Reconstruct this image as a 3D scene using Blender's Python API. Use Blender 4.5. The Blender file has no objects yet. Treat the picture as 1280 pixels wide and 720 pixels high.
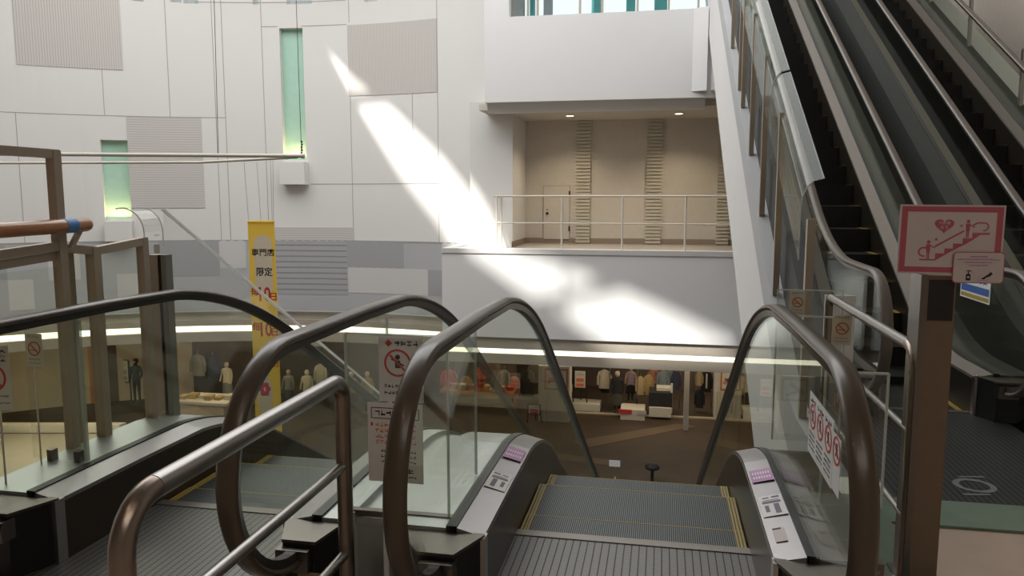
import bpy, bmesh, math, random
from mathutils import Vector, Matrix
random.seed(7)
R_ = math.radians
C = bpy.context.scene.collection
sc = bpy.context.scene
# ------------------------------------------------------------------ camera, world, sun, big lights
CAMZ = 1.47; FPX = 960.0; PITCH = R_(6.77); YAW = R_(10.95)
cd = bpy.data.cameras.new('camera'); cam = bpy.data.objects.new('camera', cd); C.objects.link(cam)
cd.sensor_width = 36; cd.lens = 36*FPX/1280; cd.clip_start = .05; cd.clip_end = 300
cam.location = (0, 0, CAMZ); cam.rotation_euler = (R_(90)-PITCH, 0, YAW)
sc.camera = cam
sc.view_settings.view_transform = 'Standard'; sc.view_settings.look = 'None'
sc.view_settings.gamma = 1; sc.view_settings.use_curve_mapping = False
sc.view_settings.exposure = 0.0
sc.cycles.transparent_max_bounces = 32
sc.cycles.max_bounces = 8
sc.cycles.use_denoising = True
sc.cycles.sample_clamp_indirect = 4
sc.cycles.caustics_reflective = False; sc.cycles.caustics_refractive = False
w = bpy.data.worlds.new('sky'); sc.world = w; w.use_nodes = True
w.node_tree.nodes['Background'].inputs[0].default_value = (.86, .95, 1, 1)
w.node_tree.nodes['Background'].inputs[1].default_value = 1.3
def light(name, kind, loc, rot, energy, col=(1, 1, 1), **k):
    d = bpy.data.lights.new(name, kind); d.energy = energy; d.color = col
    for a, v in k.items(): setattr(d, a, v)
    o = bpy.data.objects.new(name, d); o.location = loc; o.rotation_euler = rot; C.objects.link(o); return o
SUN = Vector((.12, .60, -.75)).normalized()
light('sun', 'SUN', (0, 0, 20), SUN.to_track_quat('-Z', 'Y').to_euler(), 7.5, (1, .97, .9), angle=R_(2.0))
light('daylight_fill', 'AREA', (-8.5, 15, 11.2), (0, 0, 0), 2350, (1, .985, .97), shape='RECTANGLE', size=20, size_y=13)  # area lamp added under the closed roof as daylight fill
for i, (lx, ly, e) in enumerate([(-21, 21.5, 480), (-16, 26, 480), (-10, 27.5, 420), (-6, 28.5, 90), (0, 27.5, 75), (6, 27.5, 60), (-8, 33, 70), (1, 32, 60)]):
    light('shop_ceiling_light', 'AREA', (lx, ly, -3.5), (0, 0, 0), e, (1, .82, .57), shape='RECTANGLE', size=4, size_y=1.2)
light('hall_fill_light', 'AREA', (1.5, -2, 4.6), (0, 0, 0), 60, (1, .92, .83), shape='RECTANGLE', size=4, size_y=2)  # unseen fill lamp added to lift the foreground, no fitting behind it
# ------------------------------------------------------------------ pixel helpers (a viewing ray met with a real plane / wall)
_F = (-math.sin(YAW)*math.cos(PITCH), math.cos(YAW)*math.cos(PITCH), -math.sin(PITCH))
_R = (math.cos(YAW), math.sin(YAW), 0)
_U = (-math.sin(YAW)*math.sin(PITCH), math.cos(YAW)*math.sin(PITCH), math.cos(PITCH))
def ray(x, y):
    a = (x-640)/FPX; b = (360-y)/FPX
    return [_F[i]+a*_R[i]+b*_U[i] for i in range(3)]
def atz(x, y, z): r = ray(x, y); t = (z-CAMZ)/r[2]; return (r[0]*t, r[1]*t)
def aty(x, y, Y): r = ray(x, y); t = Y/r[1]; return (r[0]*t, r[2]*t+CAMZ)
WCX, WCY, WR = -10.5, 9.0, 15.4
def hitw(x, y, rad=WR):
    r = ray(x, y); a = r[0]**2+r[1]**2; b = -2*(r[0]*WCX+r[1]*WCY); c = WCX**2+WCY**2-rad**2
    t = (-b+math.sqrt(b*b-4*a*c))/(2*a)
    return math.atan2(r[0]*t-WCX, r[1]*t-WCY), r[2]*t+CAMZ
# ------------------------------------------------------------------ materials
MATS = {}
def mat(name, col, rough=.6, metal=0., emit=None, es=0, bump=None, noise=None, coat=0, spec=.5):
    if name in MATS: return MATS[name]
    m = bpy.data.materials.new(name); m.use_nodes = True; nt = m.node_tree; N = nt.nodes; L = nt.links
    b = N['Principled BSDF']; b.inputs['Base Color'].default_value = (*col, 1)
    b.inputs['Roughness'].default_value = rough; b.inputs['Metallic'].default_value = metal
    b.inputs['Specular IOR Level'].default_value = spec
    if coat: b.inputs['Coat Weight'].default_value = coat; b.inputs['Coat Roughness'].default_value = .08
    if emit: b.inputs['Emission Color'].default_value = (*emit, 1); b.inputs['Emission Strength'].default_value = es
    sc_, am = noise or (6, .06)
    tc = N.new('ShaderNodeTexCoord'); nz = N.new('ShaderNodeTexNoise'); nz.inputs['Scale'].default_value = sc_; nz.inputs['Detail'].default_value = 4
    L.new(tc.outputs['Object'], nz.inputs['Vector'])
    mx = N.new('ShaderNodeMix'); mx.data_type = 'RGBA'; mx.inputs[6].default_value = (*[c*(1-am) for c in col], 1); mx.inputs[7].default_value = (*[min(1, c*(1+am)) for c in col], 1)
    L.new(nz.outputs['Fac'], mx.inputs[0]); L.new(mx.outputs[2], b.inputs['Base Color'])
    MATS[name] = m; return m
def stripes(name, a, b_, axis, period, duty, rough=.5, metal=0., axis2=None, period2=1, duty2=.5, col2=None, bump=0.4):
    m = bpy.data.materials.new(name); m.use_nodes = True; nt = m.node_tree; N = nt.nodes; L = nt.links
    b = N['Principled BSDF']; b.inputs['Roughness'].default_value = rough; b.inputs['Metallic'].default_value = metal
    tc = N.new('ShaderNodeTexCoord'); sp = N.new('ShaderNodeSeparateXYZ'); L.new(tc.outputs['Object'], sp.inputs[0])
    def band(ax, per, du):
        d = N.new('ShaderNodeMath'); d.operation = 'DIVIDE'; L.new(sp.outputs[ax], d.inputs[0]); d.inputs[1].default_value = per
        f = N.new('ShaderNodeMath'); f.operation = 'FRACT'; L.new(d.outputs[0], f.inputs[0])
        g = N.new('ShaderNodeMath'); g.operation = 'LESS_THAN'; L.new(f.outputs[0], g.inputs[0]); g.inputs[1].default_value = du; return g
    g = band(axis, period, duty)
    mx = N.new('ShaderNodeMix'); mx.data_type = 'RGBA'; mx.inputs[6].default_value = (*a, 1); mx.inputs[7].default_value = (*b_, 1); L.new(g.outputs[0], mx.inputs[0])
    out = mx
    if axis2 is not None:
        g2 = band(axis2, period2, duty2); m2 = N.new('ShaderNodeMix'); m2.data_type = 'RGBA'
        m3 = N.new('ShaderNodeMix'); m3.data_type = 'RGBA'; m3.inputs[6].default_value = (*a, 1); m3.inputs[7].default_value = (*col2, 1); L.new(g2.outputs[0], m3.inputs[0])
        L.new(m3.outputs[2], mx.inputs[6])
    L.new(out.outputs[2], b.inputs['Base Color'])
    if bump:
        bp = N.new('ShaderNodeBump'); bp.inputs['Strength'].default_value = bump; bp.inputs['Distance'].default_value = .01; bp.invert = True
        L.new(g.outputs[0], bp.inputs['Height']); L.new(bp.outputs[0], b.inputs['Normal'])
    MATS[name] = m; return m
def glass(name, tint, refl=1.0, ior=1.45, haze=0):
    m = bpy.data.materials.new(name); m.use_nodes = True; nt = m.node_tree; N = nt.nodes; L = nt.links
    N.clear(); o = N.new('ShaderNodeOutputMaterial'); t = N.new('ShaderNodeBsdfTransparent'); t.inputs[0].default_value = (*tint, 1)
    g = N.new('ShaderNodeBsdfGlossy'); g.inputs['Roughness'].default_value = .015; g.inputs[0].default_value = (.95, 1, .98, 1)
    lw = N.new('ShaderNodeLayerWeight'); lw.inputs[0].default_value = .5      # Schlick reflectance, alike from both sides
    pw = N.new('ShaderNodeMath'); pw.operation = 'POWER'; L.new(lw.outputs['Facing'], pw.inputs[0]); pw.inputs[1].default_value = 5
    mu = N.new('ShaderNodeMath'); mu.operation = 'MULTIPLY_ADD'; L.new(pw.outputs[0], mu.inputs[0]); mu.inputs[1].default_value = .6*refl; mu.inputs[2].default_value = .035*refl; mu.use_clamp = True
    mx = N.new('ShaderNodeMixShader'); L.new(mu.outputs[0], mx.inputs[0]); L.new(t.outputs[0], mx.inputs[1]); L.new(g.outputs[0], mx.inputs[2])
    s = mx
    if haze:
        d = N.new('ShaderNodeBsdfDiffuse'); d.inputs[0].default_value = (.8, .82, .8, 1)
        m2 = N.new('ShaderNodeMixShader'); m2.inputs[0].default_value = haze; L.new(mx.outputs[0], m2.inputs[1]); L.new(d.outputs[0], m2.inputs[2]); s = m2
    L.new(s.outputs[0], o.inputs[0]); MATS[name] = m; return m
M_white = mat('painted_white_wall', (.74, .73, .71), .75, noise=(1.5, .015))
M_white2 = mat('painted_cool_white', (.735, .735, .735), .7, noise=(1.5, .015))
M_niche = mat('cream_wall', (.62, .575, .51), .8)
M_seam = mat('panel_joint', (.36, .35, .34), .8)
M_ribv = stripes('beige_vertical_ribs', (.60, .575, .545), (.46, .44, .42), 0, .062, .35, .8, bump=.15)
M_ribh = stripes('beige_horizontal_ribs', (.60, .575, .55), (.48, .46, .44), 2, .078, .3, .8, bump=.15)
M_gray = mat('grey_panel_dark', (.36, .37, .385), .7, noise=(2, .02))
M_gray2 = mat('grey_panel_mid', (.45, .46, .475), .7, noise=(2, .02))
M_gray3 = mat('grey_panel_light', (.60, .59, .58), .7, noise=(2, .02))
M_grayh = stripes('grey_horizontal_ribs', (.40, .405, .415), (.26, .265, .275), 2, .19, .25, .7)
M_trim = mat('taupe_trim', (.48, .43, .36), .6)
M_taupe = mat('taupe_bulkhead', (.40, .35, .28), .7)
M_cove = mat('cove_light_strip', (1, .95, .8), .5, emit=(1, .92, .74), es=1.9)
M_brown = mat('brown_skirting', (.30, .24, .19), .7)
M_rail = mat('handrail_rubber', (.072, .054, .036), .33, coat=.12, spec=.5)
M_railup = mat('handrail_rubber_taupe', (.17, .145, .125), .4, spec=.5)
M_guide = mat('guide_metal', (.09, .085, .08), .35, .8)
M_railtop = M_rail
M_steel = mat('brushed_steel', (.50, .49, .48), .28, 1., noise=(30, .05))
M_steeld = mat('dark_steel', (.20, .18, .165), .3, 1., noise=(30, .05))
M_deck = mat('satin_deck', (.37, .355, .36), .38, .85, noise=(25, .04))
M_decko = mat('outer_deck_sheet', (.55, .58, .58), .35, .7, noise=(12, .05))
M_bronze = mat('bronze_aluminium', (.46, .39, .30), .42, .35, noise=(40, .04))
M_post = mat('brown_post_metal', (.21, .155, .105), .45, .45, noise=(25, .06))
M_tube = mat('stainless_tube', (.33, .315, .305), .34, 1., noise=(40, .05))
M_tuberefl = mat('tube_brown_reflection', (.27, .225, .19), .3, .95, noise=(40, .05))  # stainless tube with its brownish reflection put into the colour
M_black = mat('black_plastic', (.012, .012, .014), .4)
M_dark = mat('dark_skirt', (.10, .085, .07), .3, .8)
M_yellow = mat('yellow_demarcation', (.42, .30, .05), .5)
M_yel2 = None
M_wood = mat('varnished_wood', (.46, .20, .07), .35, coat=.3, noise=(8, .25))
M_blue = mat('blue_tape', (.12, .35, .75), .5)
M_green = mat('green_niche_glass', (.44, .68, .56), .5)
M_step = stripes('step_cleats', (.13, .15, .145), (.006, .007, .008), 0, .0092, .55, .42, .6, bump=.5)
M_stepup = stripes('dark_step_cleats', (.035, .037, .04), (.006, .006, .006), 0, .0092, .55, .4, .3, bump=.4)
M_plate = stripes('grooved_landing_plate', (.20, .195, .185), (.012, .012, .012), 0, .031, .15, .42, .6, axis2=1, period2=.011, duty2=.4, col2=(.07, .07, .068))
M_plateup = stripes('dark_landing_plate', (.05, .055, .057), (.010, .011, .011), 0, .031, .4, .45, .5)
M_comb = mat('comb_metal', (.20, .185, .165), .4, .8)
M_glass = glass('balustrade_glass', (.945, .96, .92), .55)
M_acr = glass('clear_acrylic', (.965, .97, .96), .5, haze=.03)
M_acre = glass('acrylic_edge', (.75, .82, .8), 1.0, haze=.45)
def cloth_mat(name, col, tr=.5):
    m = bpy.data.materials.new(name); m.use_nodes = True; nt = m.node_tree; N = nt.nodes; L = nt.links; N.clear()
    o = N.new('ShaderNodeOutputMaterial'); d = N.new('ShaderNodeBsdfDiffuse'); t = N.new('ShaderNodeBsdfTranslucent'); d.inputs[0].default_value = (*col, 1); t.inputs[0].default_value = (*col, 1)
    nz = N.new('ShaderNodeTexNoise'); nz.inputs['Scale'].default_value = 3; mp = N.new('ShaderNodeMapRange'); mp.inputs[3].default_value = tr-.03; mp.inputs[4].default_value = tr+.03; L.new(nz.outputs['Fac'], mp.inputs[0])
    x = N.new('ShaderNodeMixShader'); L.new(mp.outputs[0], x.inputs[0]); L.new(d.outputs[0], x.inputs[1]); L.new(t.outputs[0], x.inputs[2]); L.new(x.outputs[0], o.inputs[0]); MATS[name] = m; return m
M_frost = cloth_mat('frosted_acrylic_edge', (.95, .96, .95), .6)
M_yel2 = cloth_mat('yellow_banner', (.98, .80, .22), .5)
M_bpaper = cloth_mat('banner_white', (.97, .97, .95), .5)
M_winp = glass('window_glass', (.93, .97, .97), .6)
M_paper = mat('white_paper', (.78, .78, .78), .6)
M_cream = mat('cream_card', (.62, .58, .46), .6)
M_red = mat('red_print', (.62, .05, .05), .6)
M_orange = mat('orange_print', (.8, .22, .08), .6)
M_ink = mat('black_print', (.015, .015, .015), .6)
M_pink = mat('pink_print', (.45, .10, .13), .5)
M_pinkbg = mat('pale_pink_card', (.60, .53, .52), .5)
M_purple = mat('purple_print', (.45, .12, .45), .6)
M_bluep = mat('blue_print', (.05, .13, .42), .6)
M_teal = mat('teal_panel', (.10, .42, .42), .5)
M_hall = mat('hall_wall_beige', (.55, .50, .45), .8)
M_ceil = mat('ceiling_board', (.5, .49, .47), .8)
M_tile = mat('beige_floor_tile', (.44, .34, .275), .25, coat=.2, noise=(5, .12))
M_tileg = mat('green_border_tile', (.14, .20, .15), .3, coat=.2, noise=(9, .2))
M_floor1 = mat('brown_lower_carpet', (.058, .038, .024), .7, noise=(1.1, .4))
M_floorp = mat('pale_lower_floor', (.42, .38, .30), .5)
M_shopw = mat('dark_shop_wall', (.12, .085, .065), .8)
M_shopb = mat('beige_shop_wall', (.55, .46, .34), .8)
M_offw = mat('off_white', (.68, .64, .56), .6)
# ------------------------------------------------------------------ mesh builder
class MB:
    def __init__(s): s.v = []; s.f = []; s.sm = []
    def add(s, vs, fs, smooth=False):
        n = len(s.v); s.v += [tuple(v) for v in vs]; s.f += [tuple(i+n for i in f) for f in fs]; s.sm += [smooth]*len(fs)
    def box(s, x0, x1, y0, y1, z0, z1):
        s.add([(x0, y0, z0), (x1, y0, z0), (x1, y1, z0), (x0, y1, z0), (x0, y0, z1), (x1, y0, z1), (x1, y1, z1), (x0, y1, z1)],
              [(0, 3, 2, 1), (4, 5, 6, 7), (0, 1, 5, 4), (1, 2, 6, 5), (2, 3, 7, 6), (3, 0, 4, 7)]); return s
    def obox(s, c, sx, sy, sz, rz=0):
        cs, sn = math.cos(rz), math.sin(rz); P = []
        for z in (0, sz):
            for x, y in ((-sx/2, -sy/2), (sx/2, -sy/2), (sx/2, sy/2), (-sx/2, sy/2)): P.append((c[0]+x*cs-y*sn, c[1]+x*sn+y*cs, c[2]+z))
        s.add(P, [(0, 3, 2, 1), (4, 5, 6, 7), (0, 1, 5, 4), (1, 2, 6, 5), (2, 3, 7, 6), (3, 0, 4, 7)]); return s
    def prism(s, poly, d, smooth=False):   # poly: 3D points, d: extrusion vector
        n = len(poly); P = [Vector(p) for p in poly]; Q = [p+Vector(d) for p in P]
        s.add(P+Q, [tuple(range(n))[::-1], tuple(range(n, 2*n))]+[(i, (i+1) % n, n+(i+1) % n, n+i) for i in range(n)], smooth); return s
    def tube(s, pts, r, n=14, closed=False, caps=True):
        P = [Vector(p) for p in pts]; rings = []; up = None
        rr = r if isinstance(r, (list, tuple)) else [r]*len(P)
        for i, p in enumerate(P):
            a = P[(i-1) % len(P)] if (closed or i > 0) else p; b = P[(i+1) % len(P)] if (closed or i < len(P)-1) else p
            t = (b-a).normalized()
            if up is None: up = t.orthogonal().normalized()
            up = (up-t*up.dot(t)).normalized(); sd = t.cross(up)
            rings.append([p+up*(math.cos(2*math.pi*k/n)*rr[i])+sd*(math.sin(2*math.pi*k/n)*rr[i]) for k in range(n)])
        vs = [v for g in rings for v in g]; m = len(rings); fs = []
        for i in range(m if closed else m-1):
            j = (i+1) % m
            for k in range(n): fs.append((i*n+k, i*n+(k+1) % n, j*n+(k+1) % n, j*n+k))
        s.add(vs, fs, True)
        if caps and not closed: s.add(rings[0], [tuple(range(n))[::-1]]); s.add(rings[-1], [tuple(range(n))])
        return s
    def sweep(s, prof, path, X0, smooth=True):  # path [(Y,Z)], prof closed [(dx, dn)]
        n = len(prof); rings = []
        for i, (y, z) in enumerate(path):
            a = path[max(0, i-1)]; b = path[min(len(path)-1, i+1)]
            ty, tz = b[0]-a[0], b[1]-a[1]; l = math.hypot(ty, tz) or 1; ny, nz = -tz/l, ty/l
            rings += [(X0+dx, y+dn*ny, z+dn*nz) for dx, dn in prof]
        fs = [(i*n+k, i*n+(k+1) % n, (i+1)*n+(k+1) % n, (i+1)*n+k) for i in range(len(path)-1) for k in range(n)]
        s.add(rings, fs, smooth); m = len(path)
        s.add(rings[:n], [tuple(range(n))]); s.add(rings[-n:], [tuple(range(n))[::-1]]); return s
    def lathe(s, prof, c, n=16, sx=1, sy=1):
        vs = [(c[0]+r*sx*math.cos(2*math.pi*k/n), c[1]+r*sy*math.sin(2*math.pi*k/n), c[2]+z) for r, z in prof for k in range(n)]
        m = len(prof); fs = [(i*n+k, i*n+(k+1) % n, (i+1)*n+(k+1) % n, (i+1)*n+k) for i in range(m-1) for k in range(n)]
        s.add(vs, fs, True); s.add(vs[:n], [tuple(range(n))[::-1]]); s.add(vs[-n:], [tuple(range(n))]); return s
    def build(s, name, m, parent=None, bevel=0):
        me = bpy.data.meshes.new(name); me.from_pydata(s.v, [], s.f)
        me.polygons.foreach_set('use_smooth', s.sm); me.materials.append(m); me.update()
        bm = bmesh.new(); bm.from_mesh(me); bmesh.ops.recalc_face_normals(bm, faces=bm.faces)
        if bevel: bmesh.ops.bevel(bm, geom=bm.edges[:], offset=bevel, segments=2, affect='EDGES', clamp_overlap=True)
        bm.to_mesh(me); bm.free()
        o = bpy.data.objects.new(name, me); C.objects.link(o)
        if parent: o.parent = parent; o.matrix_parent_inverse = parent.matrix_world.inverted() if False else Matrix.Translation(-parent.location) if parent.type == 'EMPTY' and parent.parent is None else Matrix()
        return o
def B(*a): return MB().box(*a)
def thing(name, label, cat, loc=(0, 0, 0), group=None):
    o = bpy.data.objects.new(name, None); C.objects.link(o); o.location = loc; o.empty_display_size = .1
    o['label'] = label; o['category'] = cat
    if group: o['group'] = group
    return o
def tag(o, label, cat, group=None):
    o['label'] = label; o['category'] = cat
    if group: o['group'] = group
    return o
def struct(o): o['kind'] = 'structure'; return o
# local-frame flat artwork: origin, right, up; thickness along normal towards the viewer
class Sheet:
    def __init__(s, o, r, u, parent):
        s.o = Vector(o); s.r = Vector(r).normalized(); s.u = Vector(u).normalized(); s.n = s.r.cross(s.u).normalized(); s.par = parent; s.k = 0
    def p(s, a, b, d=0): return s.o+s.r*a+s.u*b+s.n*d
    def poly(s, name, polys, m, lay=1, th=.0006):
        b = MB()
        for q in polys: b.prism([s.p(x, y, lay*.0007) for x, y in q], s.n*th)
        return b.build(name, m, s.par)
    def rect(s, name, x0, y0, x1, y1, m, lay=0, th=.0006): return s.poly(name, [[(x0, y0), (x1, y0), (x1, y1), (x0, y1)]], m, lay, th)
    def text(s, name, t, x, y, size, m, lay=2, align='CENTER', sx=1, bold=.02):
        cu = bpy.data.curves.new('t', 'FONT'); cu.body = t; cu.size = size; cu.align_x = align; cu.align_y = 'CENTER'; cu.extrude = .0003; cu.resolution_u = 2; cu.offset = size*bold
        to = bpy.data.objects.new('t', cu); C.objects.link(to); bpy.context.view_layer.update()
        me = bpy.data.meshes.new_from_object(to.evaluated_get(bpy.context.evaluated_depsgraph_get())); bpy.data.objects.remove(to)
        for v in me.vertices: v.co = s.p(x+v.co.x*sx, y+v.co.y, lay*.0007+v.co.z)
        me.materials.clear(); me.materials.append(m); o = bpy.data.objects.new(name, me); C.objects.link(o)
        if s.par: o.parent = s.par; o.matrix_parent_inverse = Matrix.Translation(-s.par.location) if s.par.type == 'EMPTY' and s.par.parent is None else Matrix()
        return o
def ring(cx, cy, r0, r1, n=28, a0=0, a1=360, ey=1):
    out = []
    for i in range(n):
        a = R_(a0+(a1-a0)*i/n); b = R_(a0+(a1-a0)*(i+1)/n)
        out.append([(cx+r0*math.cos(a), cy+ey*r0*math.sin(a)), (cx+r1*math.cos(a), cy+ey*r1*math.sin(a)), (cx+r1*math.cos(b), cy+ey*r1*math.sin(b)), (cx+r0*math.cos(b), cy+ey*r0*math.sin(b))])
    return out
def disc(cx, cy, r, n=20): return [(cx+r*math.cos(2*math.pi*i/n), cy+r*math.sin(2*math.pi*i/n)) for i in range(n)]
def bar(x0, y0, x1, y1, w_):
    dx, dy = x1-x0, y1-y0; l = math.hypot(dx, dy); nx, ny = -dy/l*w_/2, dx/l*w_/2
    return [(x0+nx, y0+ny), (x0-nx, y0-ny), (x1-nx, y1-ny), (x1+nx, y1+ny)]
def glyphs(x0, x1, y, h, n=None):   # a row of tiny illegible print
    n = n or int((x1-x0)/(h*1.05)); out = []; st = (x1-x0)/n
    for i in range(n):
        a = x0+i*st; b = a+st*.8
        for k in range(2): yy = y+h*random.uniform(-.45, .3); out.append([(a, yy), (b, yy), (b, yy+h*.18), (a, yy+h*.18)])
        xx = random.uniform(a, b-st*.15); out.append([(xx, y-h*.45), (xx+st*.15, y-h*.45), (xx+st*.15, y+h*.45), (xx, y+h*.45)])
    return out
def rrect(x0, y0, x1, y1, r, n=6):
    o = []
    for cx, cy, a in ((x1-r, y1-r, 0), (x0+r, y1-r, 90), (x0+r, y0+r, 180), (x1-r, y0+r, 270)):
        for i in range(n+1): t = R_(a+90*i/n); o.append((cx+r*math.cos(t), cy+r*math.sin(t)))
    return o
# ================================================================== SETTING
def wp(t, z, rad=WR): return (WCX+rad*math.sin(t), WCY+rad*math.cos(t), z)
T0 = R_(-125); T1 = hitw(619, 250)[0]
slotA = (hitw(351, 100)[0], hitw(380, 100)[0], hitw(365, 200)[1], hitw(365, 35)[1])
slotB = (hitw(128, 220)[0], hitw(162, 220)[0], hitw(146, 274)[1], hitw(146, 175)[1])
zt = hitw(230, 4)[1]; WTOP = 11.5
clere = [(hitw(a, 4)[0], hitw(b, 4)[0], hitw((a+b)/2, yy)[1], hitw((a+b)/2, yy)[1]+1.6) for a, b, yy in ((165, 180, 1.5), (213, 227, 3), (229, 248, 4.5), (316, 324, 5.5), (358, 390, 5), (455, 472, 2))]
holes = [slotA, slotB]+clere
ts = sorted(set([T0+(T1-T0)*i/70 for i in range(71)]+[h[0] for h in holes]+[h[1] for h in holes]))
zs = sorted(set([-2.45, WTOP]+[h[2] for h in holes]+[h[3] for h in holes]))
b = MB()
for i in range(len(ts)-1):
    for j in range(len(zs)-1):
        tm, zm = (ts[i]+ts[i+1])/2, (zs[j]+zs[j+1])/2
        if any(h[0] < tm < h[1] and h[2] < zm < h[3] for h in holes): continue
        b.add([wp(ts[i], zs[j]), wp(ts[i+1], zs[j]), wp(ts[i+1], zs[j+1]), wp(ts[i], zs[j+1])], [(0, 1, 2, 3)], False)
for h in holes:     # reveals
    for t in h[:2]: b.add([wp(t, h[2]), wp(t, h[3]), wp(t, h[3], WR+.3), wp(t, h[2], WR+.3)], [(0, 1, 2, 3)])
    for z in h[2:]: b.add([wp(h[0], z), wp(h[1], z), wp(h[1], z, WR+.3), wp(h[0], z, WR+.3)], [(0, 1, 2, 3)])
wall = struct(b.build('wall_left', M_white))
def wallpatch(name, t0, t1, z0, z1, m, off=.02, rad=None):
    r0 = (rad or WR); n = max(1, int(abs(t1-t0)/R_(1.0))); b = MB()
    for i in range(n):
        a, c = t0+(t1-t0)*i/n, t0+(t1-t0)*(i+1)/n
        V = [wp(a, z0, r0-off), wp(c, z0, r0-off), wp(c, z1, r0-off), wp(a, z1, r0-off), wp(a, z0, r0+.01), wp(c, z0, r0+.01), wp(c, z1, r0+.01), wp(a, z1, r0+.01)]
        b.add(V, [(0, 1, 2, 3), (3, 2, 6, 7), (0, 4, 5, 1)]+([(0, 3, 7, 4)] if i == 0 else [])+([(1, 5, 6, 2)] if i == n-1 else []))
    return b.build(name, m, wall)
def pp(x0, y0, x1, y1, m, name='wall_panel', off=.02):
    ta, za = hitw(x0, (y0+y1)/2); tb, zb = hitw(x1, (y0+y1)/2); xm = (x0+x1)/2
    return wallpatch(name, ta, tb, hitw(xm, y1)[1], hitw(xm, y0)[1], m, off)
# ribbed and grey cladding panels
pp(12, -160, 147, 84, M_ribv, 'ribbed_panel'); pp(435, 28, 546, 118, M_ribv, 'ribbed_panel')
pp(161, 147, 254, 260, M_ribh, 'ribbed_panel')
z_b = 0.0
pp(343, 284, 443, 301, M_ribh, 'ribbed_panel')
ZL = -2.4
def gp(x0, x1, z0, z1, m): wallpatch('grey_panel', hitw(x0, 330)[0], hitw(x1, 330)[0], z0, z1, m)
def zy(x, y): return hitw(x, y)[1]
wallpatch('grey_band', T0, hitw(600, 330)[0], ZL, 0.0, M_gray2, .012)
gp(343, 434, zy(390, 368), 0, M_grayh); gp(434, 505, zy(470, 335), 0, M_gray); gp(553, 600, zy(560, 337), 0, M_gray3)
gp(435, 535, zy(480, 367), zy(480, 335), M_gray3); gp(535, 600, zy(555, 371), zy(555, 338), M_gray)
gp(564, 600, ZL, zy(555, 371), M_gray3)
gp(275, 308, zy(290, 335), 0, M_gray3); gp(200, 275, zy(240, 345), 0, M_gray); gp(145, 190, zy(165, 372), zy(165, 342), M_gray3)
gp(60, 100, zy(80, 350), 0, M_gray3); gp(-60, 8, zy(0, 350), 0, M_gray); gp(8, 40, zy(20, 388), zy(20, 350), M_gray3)
# panel joints
def vs(x, y, z0, z1): t = hitw(x, y)[0]; d = .010/WR; wallpatch('panel_joint', t-d, t+d, z0, z1, M_seam, .006)
def hs(x0, x1, z): wallpatch('panel_joint', hitw(x0, 150)[0], hitw(x1, 150)[0], z-.012, z+.012, M_seam, .006)
zH1 = hitw(150, 145)[1]; zH2 = hitw(400, 32)[1]; zH3 = hitw(430, 230)[1]
for x, y, a, c in ((25, 220, 0, zH1), (129, 115, zH1, hitw(80, 84)[1]), (209, 70, zH1, WTOP), (268, 100, 0, WTOP), (280, 100, 0, WTOP), (331, 150, 0, WTOP),
                   (436, 15, hitw(440, 28)[1], WTOP), (441, 250, 0, hitw(440, 118)[1]), (516, 160, zH3, hitw(516, 117)[1]), (548, 200, 0, WTOP)): vs(x, y, a, c)
hs(-100, 283, zH1); hs(331, 351, zH2); hs(380, 436, zH2); hs(386, 548, zH3); hs(250, 436, hitw(340, 4)[1]+.02)
wallpatch('panel_joint', T0, T1, -.03, .015, M_seam, .02)
# lower bands and the cove light along the curved wall
b = MB()
def arcband(r0, r1, z0, z1, t0, t1, m, name, par=None):
    n = 60; b = MB()
    for i in range(n):
        a, c = t0+(t1-t0)*i/n, t0+(t1-t0)*(i+1)/n
        V = [wp(a, z0, r0), wp(c, z0, r0), wp(c, z1, r0), wp(a, z1, r0), wp(a, z0, r1), wp(c, z0, r1), wp(c, z1, r1), wp(a, z1, r1)]
        b.add(V, [(0, 1, 2, 3), (3, 2, 6, 7), (0, 4, 5, 1), (4, 7, 6, 5)]+([(0, 3, 7, 4)] if i == 0 else [])+([(1, 5, 6, 2)] if i == n-1 else []))
    return b.build(name, m, par)
TE = math.asin((-6.3-WCX)/WR)
struct(arcband(WR+.15, WR+.6, -2.75, ZL, T0, TE, M_trim, 'trim_1'))
struct(arcband(WR+.05, WR+.6, -2.95, -2.75, T0, TE, M_taupe, 'trim_2'))
struct(arcband(WR+.22, WR+.6, -3.17, -2.95, T0, TE, M_cove, 'trim_3'))
struct(arcband(WR+.05, WR+.6, -3.5, -3.17, T0, TE, M_taupe, 'trim_4'))
# green light niches and their boxes
for k, (h, bx, lb) in enumerate(((slotA, (355, 386, 203, 231), 'white lamp box under the tall green light slot'), (slotB, (134, 168, 276, 301), 'white lamp box under the short green light slot, behind the acrylic hood'))):
    wallpatch('niche_back', h[0], h[1], h[2], h[3], M_green, .0, WR+.24)
    tm = (h[0]+h[1])/2; wd = (h[1]-h[0])*WR
    ta, tb = hitw(bx[0], bx[2]+10)[0], hitw(bx[1], bx[2]+10)[0]; z1 = hitw((bx[0]+bx[1])/2, bx[2])[1]; z0 = hitw((bx[0]+bx[1])/2, bx[3])[1]
    c = wp((ta+tb)/2, z0, WR-.22)
    lamp = MB().obox(c, (tb-ta)*WR, .44, z1-z0, -tm).build('wall_lamp_box', M_white, None, .008)
    tag(lamp, lb, 'wall lamp', 'lamp boxes below the green wall slots')
    p = wp(tm, h[2]+.06, WR+.06)
    light('slot_uplight', 'AREA', p, (R_(180), 0, -tm), 7 if k == 0 else 7, (1, .72, .30), shape='RECTANGLE', size=wd*.8, size_y=.08)
# clerestory windows
for i, h in enumerate(clere):
    o = struct(wallpatch('window_%d' % (i+2), h[0], h[1], h[2], h[3], M_winp, 0, WR+.2)); o.parent = None
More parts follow.
